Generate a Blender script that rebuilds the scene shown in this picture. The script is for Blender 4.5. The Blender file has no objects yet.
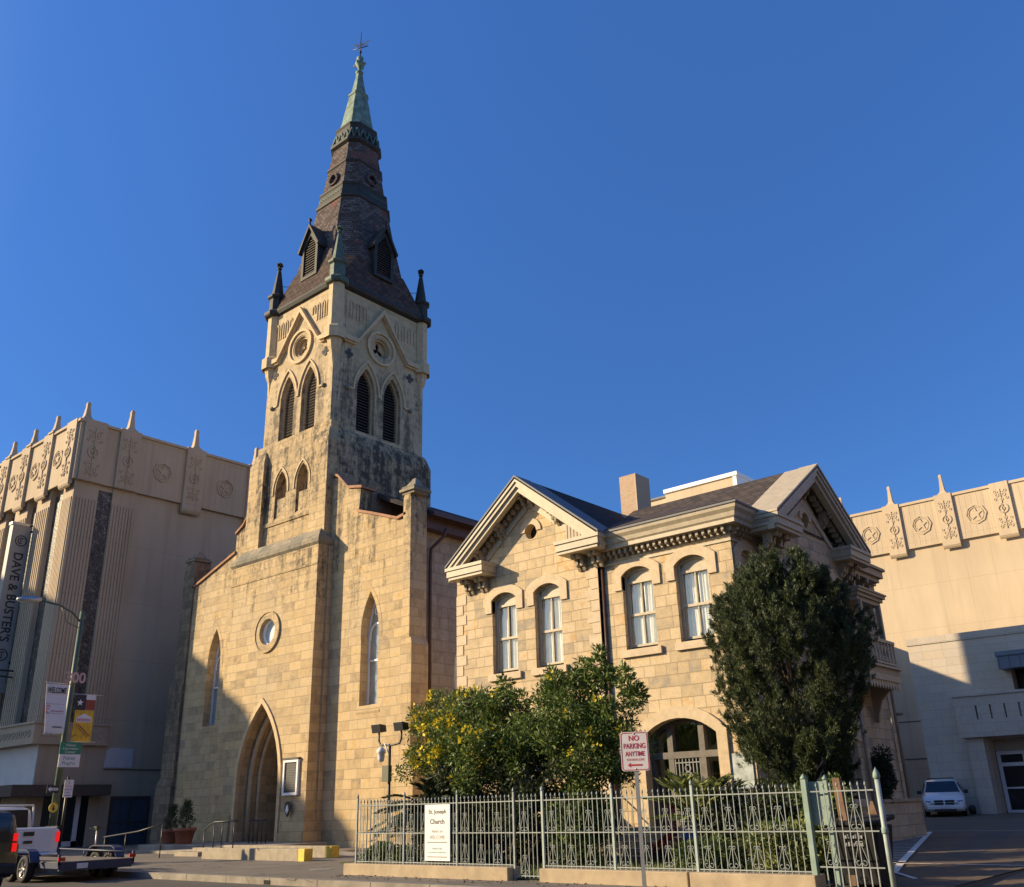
import bpy, bmesh, math, random
import numpy as np
from mathutils import Vector, Matrix
from mathutils.geometry import tessellate_polygon
random.seed(7); rng = np.random.default_rng(7)
R = math.radians
scene = bpy.context.scene
COL = scene.collection

# ---------------------------------------------------------------- camera
YAW, PITCH, ROLL, F = R(40.4014), R(21.3037), R(-1.60759), 927.19
cam_d = bpy.data.cameras.new('camera'); cam = bpy.data.objects.new('camera', cam_d); COL.objects.link(cam)
fw = Vector((-math.sin(YAW)*math.cos(PITCH), math.cos(YAW)*math.cos(PITCH), math.sin(PITCH)))
rt = Vector((math.cos(YAW), math.sin(YAW), 0)); up = rt.cross(fw)
r2 = rt*math.cos(ROLL)+up*math.sin(ROLL); u2 = -rt*math.sin(ROLL)+up*math.cos(ROLL)
m = Matrix.Identity(4)
for i in range(3):
    m[i][0] = r2[i]; m[i][1] = u2[i]; m[i][2] = -fw[i]
m[2][3] = 1.6
cam.matrix_world = m
cam_d.sensor_width = 36; cam_d.lens = F*36/1024; cam_d.clip_start = .1; cam_d.clip_end = 3000
scene.camera = cam

# ---------------------------------------------------------------- sky, sun, exposure
SUN_EL = 21.5
sdx, sdy = .768, .640                                     # horizontal direction the sunlight travels
w = bpy.data.worlds.new('World'); scene.world = w; w.use_nodes = True
nt = w.node_tree; nt.nodes.clear()
sky = nt.nodes.new('ShaderNodeTexSky'); sky.sky_type = 'NISHITA'; sky.sun_disc = False
sky.sun_elevation = R(SUN_EL); sky.sun_rotation = math.atan2(-sdx, -sdy)
sky.air_density = 1.0; sky.dust_density = .25; sky.ozone_density = 4.0; sky.altitude = 600
hsv = nt.nodes.new('ShaderNodeHueSaturation'); hsv.inputs['Saturation'].default_value = 1.0; hsv.inputs['Value'].default_value = 1.0
bg = nt.nodes.new('ShaderNodeBackground'); bg.inputs['Strength'].default_value = .11
out = nt.nodes.new('ShaderNodeOutputWorld')
tc = nt.nodes.new('ShaderNodeTexCoord')
def wnode(op, a, b=None, vec=False):
    n = nt.nodes.new('ShaderNodeVectorMath' if vec else 'ShaderNodeMath'); n.operation = op
    for k, v in enumerate((a, b)):
        if v is None: continue
        if isinstance(v, bpy.types.NodeSocket): nt.links.new(v, n.inputs[k])
        else: n.inputs[k].default_value = v
    return n
def wrange(v, a, b, c, d):
    n = nt.nodes.new('ShaderNodeMapRange'); n.interpolation_type = 'SMOOTHSTEP'; nt.links.new(v, n.inputs[0])
    for k, x in enumerate((a, b, c, d)): n.inputs[k+1].default_value = x
    return n.outputs[0]
to_sun = (-sdx*math.cos(R(SUN_EL)), -sdy*math.cos(R(SUN_EL)), math.sin(R(SUN_EL)))
toward = wnode('DOT_PRODUCT', tc.outputs['Generated'], to_sun, True).outputs['Value']
# clear deep blue away from the sun, paler warm glow on the sun's side
tcol = nt.nodes.new('ShaderNodeMix'); tcol.data_type = 'RGBA'; nt.links.new(wrange(toward, .60, .93, 0, 1), tcol.inputs[0])
tcol.inputs[6].default_value = (.52, .83, 1.23, 1); tcol.inputs[7].default_value = (2.3, 1.75, 1.3, 1)
sep = nt.nodes.new('ShaderNodeSeparateXYZ'); nt.links.new(tc.outputs['Generated'], sep.inputs[0])
lift = wrange(sep.outputs[2], .22, .95, .80, 1.30)
tint = nt.nodes.new('ShaderNodeMix'); tint.data_type = 'RGBA'; tint.blend_type = 'MULTIPLY'; tint.inputs[0].default_value = 1
nt.links.new(tcol.outputs[2], tint.inputs[7]); nt.links.new(sky.outputs[0], tint.inputs[6])
scl = wnode('SCALE', tint.outputs[2], None, True); nt.links.new(lift, scl.inputs['Scale']); nt.links.new(scl.outputs[0], hsv.inputs['Color']); nt.links.new(hsv.outputs[0], bg.inputs[0]); nt.links.new(bg.outputs[0], out.inputs[0])
sl = bpy.data.lights.new('sun', 'SUN'); sl.energy = 5.0; sl.angle = R(.53); sl.color = (1, .79, .50)
so = bpy.data.objects.new('sun', sl); COL.objects.link(so)
sv = Vector((sdx*math.cos(R(SUN_EL)), sdy*math.cos(R(SUN_EL)), -math.sin(R(SUN_EL))))
so.rotation_euler = sv.to_track_quat('-Z', 'Y').to_euler(); so.location = (-60, -60, 60)
vs = scene.view_settings
vs.view_transform = 'Standard'; vs.look = 'None'; vs.gamma = 1; vs.use_curve_mapping = False; vs.exposure = .56
scene.cycles.max_bounces = 6; scene.cycles.transparent_max_bounces = 12

# ---------------------------------------------------------------- materials
class NT:
    def __init__(s, name):
        s.m = bpy.data.materials.new(name); s.m.use_nodes = True
        s.t = s.m.node_tree; s.b = s.t.nodes['Principled BSDF']
    def n(s, typ, **k):
        nd = s.t.nodes.new(typ)
        for a, v in k.items():
            if a.startswith('_'): setattr(nd, a[1:], v)
            else:
                key = int(a[1:]) if a[0] == 'i' and a[1:].isdigit() else a.replace('__', ' ')
                s.put(nd.inputs[key], v)
        return nd
    def put(s, sock, v):
        if isinstance(v, bpy.types.NodeSocket): s.t.links.new(v, sock)
        elif isinstance(v, (tuple, list)) and len(v) == 3 and sock.type == 'RGBA': sock.default_value = (*v, 1)
        else: sock.default_value = v
    def math(s, op, a, b=0.0, c=0.0):
        nd = s.n('ShaderNodeMath', _operation=op, i0=a, i1=b, i2=c); return nd.outputs[0]
    def mix(s, f, a, b, mode='MIX'):
        nd = s.n('ShaderNodeMix', _data_type='RGBA', _blend_type=mode)
        s.put(nd.inputs[0], f); s.put(nd.inputs[6], a); s.put(nd.inputs[7], b); return nd.outputs[2]
    def ramp(s, f, stops):
        nd = s.n('ShaderNodeValToRGB', i0=f); e = nd.color_ramp.elements
        while len(e) < len(stops): e.new(.5)
        for q, (p, c) in zip(e, stops): q.position = p; q.color = (*c, 1) if len(c) == 3 else c
        return nd.outputs[0]
    def pos(s): return s.n('ShaderNodeNewGeometry').outputs['Position']
    def noise(s, vec, scale, detail=4, rough=.6):
        return s.n('ShaderNodeTexNoise', Vector=vec, Scale=scale, Detail=detail, Roughness=rough).outputs[0]
    def scalevec(s, vec, sc):
        nd = s.n('ShaderNodeVectorMath', _operation='MULTIPLY', i0=vec); nd.inputs[1].default_value = sc; return nd.outputs[0]
    def uv(s):
        g = s.n('ShaderNodeNewGeometry'); p = s.n('ShaderNodeSeparateXYZ', i0=g.outputs['Position']); q = s.n('ShaderNodeSeparateXYZ', i0=g.outputs['Normal'])
        ax = s.math('ABSOLUTE', q.outputs[0]); ay = s.math('ABSOLUTE', q.outputs[1])
        f = s.math('GREATER_THAN', ax, ay); inv = s.math('SUBTRACT', 1.0, f)
        u = s.math('ADD', s.math('MULTIPLY', p.outputs[1], f), s.math('MULTIPLY', p.outputs[0], inv))
        return u, p.outputs[2], g.outputs['Position']
    def bump(s, h, strength=.3, dist=.02, prev=None):
        nd = s.n('ShaderNodeBump', Strength=strength, Distance=dist, Height=h)
        if prev: s.put(nd.inputs['Normal'], prev)
        return nd.outputs[0]
    def done(s, col, rough=.8, normal=None, **k):
        s.put(s.b.inputs['Base Color'], col); s.put(s.b.inputs['Roughness'], rough)
        if normal: s.put(s.b.inputs['Normal'], normal)
        for a, v in k.items(): s.put(s.b.inputs[a.replace('__', ' ')], v)
        return s.m

def plain(name, col, rough=.6, var=.12, scale=3., metal=0., bump=0.):
    t = NT(name); p = t.pos(); n = t.noise(p, scale, 5)
    d = tuple(c*(1-var) for c in col); l = tuple(min(1, c*(1+var)) for c in col)
    c = t.ramp(n, [(.3, d), (.7, l)])
    nm = t.bump(t.noise(p, scale*12, 3), bump, .01) if bump else None
    return t.done(c, rough, nm, Metallic=metal)

def stone(name, cols, mortar, bw, bh, stain=0., zlo=0., zhi=1., rough=.85, mort=.012, bstr=.35, grey=0., squash=.7, soff=0.):
    t = NT(name); u, v, p = t.uv()
    # rows drift by a different amount so joints do not line up
    row = t.math('FLOOR', t.math('DIVIDE', v, bh))
    wn = t.n('ShaderNodeTexWhiteNoise', _noise_dimensions='1D', W=row).outputs[0]
    uu = t.math('ADD', u, t.math('MULTIPLY', wn, bw*3))
    vec = t.n('ShaderNodeCombineXYZ', i0=uu, i1=v).outputs[0]
    br = t.n('ShaderNodeTexBrick', _offset=.5, _squash=squash, _squash_frequency=3, Vector=vec, Scale=1., Brick__Width=bw, Row__Height=bh, Mortar__Size=mort, Mortar__Smooth=.3, Bias=0.)
    br.inputs['Color1'].default_value = (0, 0, 0, 1); br.inputs['Color2'].default_value = (1, 1, 1, 1); br.inputs['Mortar'].default_value = (.5, .5, .5, 1)
    n1 = t.noise(p, 3.2, 6, .65)
    f = t.math('ADD', t.math('MULTIPLY', br.outputs[0], .72), t.math('MULTIPLY', t.math('SUBTRACT', n1, .5), 1.3))
    f = t.math('ADD', f, .13)
    k = len(cols); c = t.ramp(f, [(i/(k-1), cols[i]) for i in range(k)])
    fine = t.noise(p, 26., 4, .7)
    c = t.mix(.5, c, t.ramp(fine, [(.3, (.58, .55, .50)), (.65, (1.05, 1.05, 1.05))]), 'MULTIPLY')
    pit = t.ramp(t.noise(t.scalevec(p, (1, 1, 1.6)), 7., 6, .75), [(.60, (1, 1, 1)), (.72, (.55, .50, .44))])
    c = t.mix(.8, c, pit, 'MULTIPLY')
    if grey:
        g = t.noise(p, .35, 3); c = t.mix(t.math('MULTIPLY', t.ramp(g, [(.45, (0, 0, 0)), (.65, (1, 1, 1))]), grey), c, (.36, .31, .24))
    c = t.mix(br.outputs['Fac'], c, mortar)
    if stain:
        s1 = t.noise(t.scalevec(p, (1.25, 1.25, .13)), 1.5, 7, .68)
        s2 = t.noise(p, 3.5, 5, .7)
        band = t.n('ShaderNodeMapRange', _clamp=True, Value=v); band.inputs[1].default_value = zlo; band.inputs[2].default_value = zhi; band.inputs[3].default_value = 0; band.inputs[4].default_value = 1
        band2 = t.n('ShaderNodeMapRange', _clamp=True, Value=v); band2.inputs[1].default_value = zhi+3.; band2.inputs[2].default_value = zhi+8.; band2.inputs[3].default_value = 1; band2.inputs[4].default_value = .12
        a = t.math('ADD', t.math('ADD', t.math('MULTIPLY', s1, .62), soff), t.math('ADD', t.math('MULTIPLY', s2, .36), t.math('MULTIPLY', t.math('SUBTRACT', br.outputs[0], .0), .10)))
        a = t.math('ADD', a, t.math('MULTIPLY', t.math('MULTIPLY', band.outputs[0], band2.outputs[0]), .15))
        a = t.math('ADD', a, t.math('MULTIPLY', t.math('SUBTRACT', t.noise(t.scalevec(p, (1, 1, .5)), 9., 4, .7), .5), .22))
        mk = t.ramp(a, [(.645, (0, 0, 0)), (.79, (1, 1, 1))])
        c = t.mix(t.math('MULTIPLY', mk, stain), c, (.05, .041, .029))
    h = t.math('ADD', t.math('MULTIPLY', t.math('SUBTRACT', 1.0, br.outputs['Fac']), 1.0), t.math('MULTIPLY', t.math('ADD', n1, fine), .5))
    return t.done(c, rough, t.bump(h, bstr*1.5, .035))

CS = [(.33, .24, .14), (.49, .355, .18), (.56, .405, .205), (.62, .465, .255), (.59, .39, .15)]
HS = [(.33, .29, .225), (.50, .39, .24), (.60, .455, .265), (.66, .52, .33), (.60, .375, .15)]
M = {}
M['church'] = stone('church_limestone', CS, (.30, .24, .155), .85, .40, .9, 8.5, 14., mort=.010, grey=.28)
M['tower'] = stone('tower_limestone', CS, (.30, .24, .16), .72, .36, .92, 13.2, 16.0, mort=.010, grey=.15)
M['towerside'] = stone('blackened_tower_limestone', CS, (.27, .21, .14), .72, .36, .95, 13.2, 16.0, mort=.010, grey=.25, soff=.03)
M['belfry'] = stone('belfry_limestone', [(.42, .32, .19), (.52, .395, .225), (.58, .445, .26), (.61, .47, .285)], (.34, .27, .18), .75, .38, .8, 16, 19, mort=.007, bstr=.25)
M['weather'] = stone('stained_ledge_stone', [(.16, .15, .12), (.25, .225, .165), (.36, .30, .20), (.10, .095, .08)], (.12, .11, .09), .9, .6, .9, 2, 5)
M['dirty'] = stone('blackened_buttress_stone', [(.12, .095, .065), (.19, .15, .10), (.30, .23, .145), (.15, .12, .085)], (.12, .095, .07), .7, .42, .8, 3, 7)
M['ctrim'] = plain('dressed_limestone', (.57, .425, .24), .8, .16, 4, bump=.25)
M['nave'] = stone('rough_nave_stone', [(.34, .28, .20), (.44, .36, .25), (.50, .42, .31), (.40, .31, .2)], (.33, .27, .19), .8, .5, .3, 5, 9, mort=.03, grey=.2)
M['house'] = stone('house_limestone', HS, (.36, .27, .165), .70, .335, .22, 3, 20, mort=.011, bstr=.45, squash=.55)
M['quoin'] = plain('pale_quoin_stone', (.58, .455, .30), .8, .12, 5, bump=.3)
M['hood'] = plain('carved_hood_stone', (.57, .445, .285), .8, .14, 6, bump=.2)
M['paint'] = plain('cream_trim_paint', (.46, .385, .265), .55, .14, 5, bump=.1)
M['paintd'] = plain('taupe_trim_paint', (.33, .265, .18), .55, .08, 2)
M['copper'] = plain('verdigris_copper', (.16, .225, .17), .7, .5, 2.2, .1, .25)
M['copperm'] = plain('tarnished_copper', (.085, .115, .085), .65, .45, 3, .15, .2)
M['copperd'] = plain('dark_copper', (.03, .029, .023), .7, .4, 4, 0., .2)
M['terra'] = plain('red_coping', (.34, .17, .09), .8, .3, 3, bump=.2)
M['louver'] = plain('brown_louvre_paint', (.085, .065, .05), .7, .2, 8)
M['dark'] = plain('dark_void', (.012, .011, .010), .9, .1)
M['wood'] = plain('dark_stained_wood', (.06, .04, .028), .55, .3, 3)
M['post'] = plain('weathered_timber', (.17, .10, .058), .85, .3, 9)
M['gutter'] = plain('brown_painted_gutter', (.085, .042, .030), .5, .15)
M['iron'] = plain('pale_green_iron', (.27, .305, .30), .55, .25, 11, .1)
M['ironl'] = plain('light_green_post_paint', (.35, .42, .39), .5, .15, 6)
M['greenp'] = plain('green_metal_panel', (.23, .32, .27), .6, .22, 5)
M['galv'] = plain('galvanised_steel', (.42, .43, .43), .45, .12, 9, .6)
M['black'] = plain('black_metal', (.022, .022, .024), .45, .2)
M['bin'] = plain('black_bin_plastic', (.006, .006, .0065), .85, .2)
M['white'] = plain('white_board', (.80, .80, .78), .55, .02)
M['signw'] = plain('worn_white_sheeting', (.72, .69, .68), .5, .06, 5)
M['red'] = plain('red_lettering', (.50, .03, .05), .5, .1)
M['ink'] = plain('black_lettering', (.03, .03, .03), .6, .1)
M['grayink'] = plain('grey_lettering', (.30, .30, .30), .6, .1)
M['teal'] = plain('teal_lettering', (.12, .32, .34), .6, .1)
M['green'] = plain('green_sheeting', (.0, .20, .12), .4, .06)
M['yellow'] = plain('yellow_paint', (.75, .50, .06), .6, .2, 6)
M['tan'] = plain('tan_stone_coping', (.42, .33, .215), .85, .18, 3, bump=.3)
M['stepst'] = plain('worn_limestone_step', (.34, .29, .21), .85, .2, 4, bump=.3)
M['conc'] = plain('worn_concrete', (.27, .24, .195), .9, .35, 1.6, bump=.3)
M['terracotta'] = plain('terracotta_clay', (.33, .12, .065), .8, .15, 5, bump=.2)
M['soil'] = plain('garden_soil', (.055, .042, .028), .95, .4, 2, bump=.5)
M['redpaint'] = plain('red_painted_steel', (.42, .045, .03), .45, .12)
M['bluebag'] = plain('blue_canvas', (.05, .12, .30), .8, .25, 12, bump=.3)
M['rubber'] = plain('tyre_rubber', (.018, .018, .018), .8, .2)
M['rim'] = plain('wheel_rim', (.45, .45, .46), .35, .1, 3, .8)
M['trailer'] = plain('blue_trailer_steel', (.03, .038, .085), .5, .2)
M['planks'] = plain('grey_deck_planks', (.15, .125, .10), .85, .3, 4)
M['carw'] = NT('white_car_paint').done((.72, .72, .72), .25, None, Coat__Weight=.6)
M['caro'] = NT('dark_olive_car_paint').done((.035, .034, .026), .25, None, Coat__Weight=.6)
M['plastic'] = plain('black_trim_plastic', (.02, .02, .021), .5, .1)
M['chrome'] = NT('chrome').done((.7, .7, .7), .15, None, Metallic=1.)
M['carglass'] = NT('car_glass').done((.015, .02, .025), .05, None)
M['lens'] = NT('headlight_lens').done((.20, .21, .23), .12, None)
def lamp(name, col, e):
    t = NT(name); t.b.inputs['Emission Color'].default_value = (*col, 1); t.b.inputs['Emission Strength'].default_value = e
    return t.done(col, .4)
M['tail'] = lamp('lit_tail_light', (.65, .008, .008), .75)
M['reflector'] = plain('red_reflector', (.5, .02, .02), .2, .05)
M['blindstone'] = plain('grey_brown_shutter', (.15, .12, .09), .8, .15, 4)
M['bluedoor'] = plain('blue_grey_steel_door', (.07, .085, .11), .5, .2, 3)
M['patch'] = plain('grey_overpaint', (.55, .53, .52), .8, .06, 2)
M['signgrey'] = plain('grey_sign_enamel', (.32, .31, .28), .5, .06, 2)
M['post2'] = plain('olive_control_box', (.085, .085, .05), .5, .2)
M['lampgreen'] = plain('olive_green_pole_paint', (.10, .13, .075), .5, .2, 4)
M['pinknum'] = plain('pink_numeral', (.62, .36, .30), .6, .1)
M['banneryel'] = plain('golden_banner_cloth', (.72, .42, .04), .8, .25, 6)
M['bannerblk'] = plain('black_banner_cloth', (.05, .045, .045), .8, .1)
M['bannerred'] = plain('brick_red_banner_cloth', (.34, .08, .045), .8, .1)
M['purple'] = plain('purple_lettering', (.12, .08, .20), .6, .1)
M['galvroof'] = plain('blue_grey_flashing', (.15, .15, .155), .65, .1, 3, 0.)
M['greywood'] = plain('grey_weathered_door_paint', (.15, .135, .115), .7, .25, 6)
M['iron2'] = plain('grey_iron', (.22, .23, .22), .6, .2, 8)
M['fascia_skylit'] = plain('store_wall_with_sky_light', (.70, .66, .60), .8, .06, 2)  # store wall tone with pale sky light mixed into the colour
M['dimtext'] = plain('dim_grey_lettering', (.13, .13, .13), .7, .1)
M['curtain'] = plain('white_curtain', (.84, .84, .80), .9, .03)
M['chimney'] = stone('chimney_brick', [(.46, .30, .19), (.52, .34, .21), (.50, .36, .24), (.44, .28, .17)], (.5, .4, .3), .24, .08, mort=.008, bstr=.2)
M['stucco_c'] = plain('cream_chimney_stucco', (.55, .43, .27), .85, .06, 2, bump=.1)
M['limestone'] = stone('annex_pale_limestone', [(.52, .46, .37), (.57, .50, .41), (.60, .53, .43), (.60, .49, .35)], (.40, .35, .28), 1.1, .45, mort=.012, bstr=.2)
M['blue_canopy'] = plain('grey_blue_metal', (.12, .15, .20), .45, .1, 2, .4)
M['poster'] = plain('printed_white_banner', (.42, .47, .45), .7, .3, 4)

def glass_mat(name, refl, tint, rough=.03):
    t = NT(name); n = t.noise(t.pos(), 1.3, 2)
    gl = t.n('ShaderNodeBsdfGlossy', Color=tint, Roughness=rough, Normal=t.bump(n, .25, .08))
    tr = t.n('ShaderNodeBsdfTransparent', Color=(.96, .96, .93))
    mx = t.n('ShaderNodeMixShader', i0=refl, i1=tr.outputs[0], i2=gl.outputs[0])
    o = [x for x in t.t.nodes if x.type == 'OUTPUT_MATERIAL'][0]; t.t.links.new(mx.outputs[0], o.inputs[0]); return t.m
M['glass'] = glass_mat('window_glass', .075, (1., .97, .92))
M['dglass'] = glass_mat('dark_door_glass', .22, (.85, .95, 1.))

def stucco(name, col, lines):
    t = NT(name); u, v, p = t.uv(); n = t.noise(t.scalevec(p, (1, 1, .3)), .8, 6); n2 = t.noise(p, 18, 3)
    c = t.ramp(n, [(.3, tuple(x*.92 for x in col)), (.7, tuple(x*1.05 for x in col))])
    c = t.mix(.12, c, n2, 'MULTIPLY')
    st = t.ramp(t.noise(t.scalevec(p, (1, 1, .045)), 1.9, 5, .7), [(.5, (1, 1, 1)), (.72, (.78, .76, .73))]); c = t.mix(.6, c, st, 'MULTIPLY')
    pch = t.ramp(t.noise(p, .13, 3, .5), [(.4, (.93, .92, .91)), (.6, (1.03, 1.03, 1.03))]); c = t.mix(1., c, pch, 'MULTIPLY')
    jt = t.math('LESS_THAN', t.math('FRACT', t.math('DIVIDE', v, 3.3)), .008); ju = t.math('LESS_THAN', t.math('FRACT', t.math('DIVIDE', u, 6.2)), .004)
    c = t.mix(t.math('MULTIPLY', t.math('MAXIMUM', jt, ju), .35), c, tuple(x*.35 for x in col))
    return t.done(c, .88, t.bump(n2, .12, .01))
M['store'] = stucco('beige_store_stucco', (.55, .435, .295), 0)
M['rear'] = stucco('peach_store_stucco', (.62, .495, .335), 0)
def mosaic():
    t = NT('black_pebble_mosaic'); p = t.pos()
    v = t.n('ShaderNodeTexVoronoi', Vector=p, Scale=9.); f = t.math('MULTIPLY', t.noise(t.scalevec(p, (1, 1, .55)), 2.6, 5, .75), 1.0)
    c = t.ramp(t.math('ADD', t.math('MULTIPLY', v.outputs['Distance'], .5), f), [(.55, (.012, .012, .012)), (.85, (.085, .08, .072)), (.98, (.2, .19, .165))])
    return t.done(c, .5, t.bump(v.outputs['Distance'], .5, .03))
M['mosaic'] = mosaic()
def slate(name, cols, bw, bh, red=False):
    t = NT(name); u, v, p = t.uv()
    vec = t.n('ShaderNodeCombineXYZ', i0=u, i1=v).outputs[0]
    br = t.n('ShaderNodeTexBrick', _offset=.5, Vector=vec, Scale=1., Brick__Width=bw, Row__Height=bh, Mortar__Size=.012, Bias=0.)
    br.inputs['Color1'].default_value = (0, 0, 0, 1); br.inputs['Color2'].default_value = (1, 1, 1, 1); br.inputs['Mortar'].default_value = (0, 0, 0, 1)
    n = t.noise(p, 1.1, 6, .7)
    f = t.math('ADD', t.math('MULTIPLY', br.outputs[0], .45), t.math('MULTIPLY', n, .6))
    c = t.ramp(f, [(.1, cols[0]), (.45, cols[1]), (.8, cols[2])])
    if red:
        s = t.noise(t.scalevec(p, (1, 1, 1.1)), .62, 2, .4)
        k = t.ramp(s, [(.60, (0, 0, 0)), (.64, (1, 1, 1))])
        c = t.mix(t.math('MULTIPLY', k, .6), c, (.24, .095, .07))
    c = t.mix(t.math('MULTIPLY', br.outputs['Fac'], .8), c, tuple(x*.35 for x in cols[0]))
    return t.done(c, .85, t.bump(t.math('SUBTRACT', br.outputs[0], br.outputs['Fac']), .6, .025), Specular__IOR__Level=.12)
M['slate'] = slate('purple_grey_slate', [(.048, .038, .034), (.105, .082, .074), (.20, .16, .142)], .27, .155, True)
M['skirt'] = slate('charcoal_slate', [(.045, .031, .026), (.08, .056, .046), (.125, .088, .07)], .34, .2)
M['shingle'] = slate('brown_shingle', [(.055, .045, .04), (.085, .068, .058), (.12, .098, .085)], .32, .13)
M['darkroof'] = slate('charcoal_shingle', [(.03, .028, .027), (.045, .04, .04), (.06, .056, .055)], .32, .13)

def asphalt(name, base, spread=.35):
    t = NT(name); p = t.pos(); a = t.noise(p, .25, 5); b = t.noise(p, 60, 3, .8); k = t.noise(t.scalevec(p, (.12, 1, 1)), 1.6, 5)
    f = t.math('ADD', t.math('MULTIPLY', a, .5), t.math('ADD', t.math('MULTIPLY', b, .3), t.math('MULTIPLY', k, .3)))
    c = t.ramp(f, [(.35, tuple(x*(1-spread) for x in base)), (.75, tuple(x*(1+spread) for x in base))])
    return t.done(c, .88, t.bump(b, .4, .008))
M['asphalt'] = asphalt('street_asphalt', (.088, .077, .063))
M['alleyasph'] = asphalt('alley_asphalt', (.13, .09, .055), .5)
def paving():
    t = NT('pavement_concrete'); u, v, p = t.uv(); s = t.n('ShaderNodeSeparateXYZ', i0=p)
    vec = t.n('ShaderNodeCombineXYZ', i0=s.outputs[0], i1=s.outputs[1]).outputs[0]
    br = t.n('ShaderNodeTexBrick', _offset=0., Vector=vec, Scale=1., Brick__Width=1.5, Row__Height=1.5, Mortar__Size=.015)
    br.inputs['Color1'].default_value = (.165, .145, .118, 1); br.inputs['Color2'].default_value = (.20, .175, .142, 1); br.inputs['Mortar'].default_value = (.07, .06, .05, 1)
    n = t.noise(p, 1.2, 7, .7); n2 = t.noise(p, 40, 3)
    c = t.mix(.65, br.outputs[0], t.ramp(n, [(.3, (.55, .53, .5)), (.7, (1, 1, 1))]), 'MULTIPLY')
    return t.done(c, .9, t.bump(n2, .25, .006))
M['paving'] = paving()
M['lawn'] = plain('lawn_earth', (.07, .075, .03), .95, .45, 5, bump=.6)
M['line'] = plain('worn_white_marking', (.74, .70, .62), .8, .3, 7)
def leafmat(name, col, var=.45, rough=.55, sub=.25):
    t = NT(name); g = t.n('ShaderNodeNewGeometry'); rnd = g.outputs['Random Per Island']
    n = t.noise(g.outputs['Position'], 1.6, 2)
    f = t.math('ADD', t.math('MULTIPLY', rnd, .6), t.math('MULTIPLY', n, .5))
    d = tuple(x*(1-var) for x in col); l = tuple(x*(1+var) for x in col)
    c = t.ramp(f, [(.25, d), (.85, l)])
    pr = t.b; t.done(c, rough)
    tl = t.n('ShaderNodeBsdfTranslucent', Color=c)
    mx = t.n('ShaderNodeMixShader', i0=sub, i1=pr.outputs[0], i2=tl.outputs[0])
    o = [x for x in t.t.nodes if x.type == 'OUTPUT_MATERIAL'][0]; t.t.links.new(mx.outputs[0], o.inputs[0]); return t.m
M['leaf_con'] = leafmat('conifer_foliage', (.072, .095, .036), .5)
M['leaf_bush'] = leafmat('shrub_leaf', (.118, .17, .034), .5)
M['leaf_light'] = leafmat('pale_shrub_leaf', (.21, .24, .065), .45)
M['leaf_dark'] = leafmat('dark_frond', (.045, .062, .026), .45)
M['flower'] = leafmat('yellow_petal', (.74, .58, .03), .2)
M['whitefl'] = leafmat('white_petal', (.6, .6, .5), .15)
M['redflower'] = leafmat('red_petal', (.55, .06, .03), .2)
M['bark'] = plain('grey_brown_bark', (.12, .085, .06), .95, .35, 9, bump=.7)

# ---------------------------------------------------------------- mesh helpers
class Fr:                                                # u along the face, v up, w out of it
    def __init__(s, o, U, N, V=(0, 0, 1)):
        s.o, s.U, s.N, s.V = Vector(o), Vector(U).normalized(), Vector(N).normalized(), Vector(V).normalized()
    def P(s, u, v, w=0): return s.o+s.U*u+s.V*v+s.N*w
def front(y): return Fr((0, y, 0), (1, 0, 0), (0, -1, 0))
def side(x): return Fr((x, 0, 0), (0, 1, 0), (1, 0, 0))
WORLD = front(0)

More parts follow.
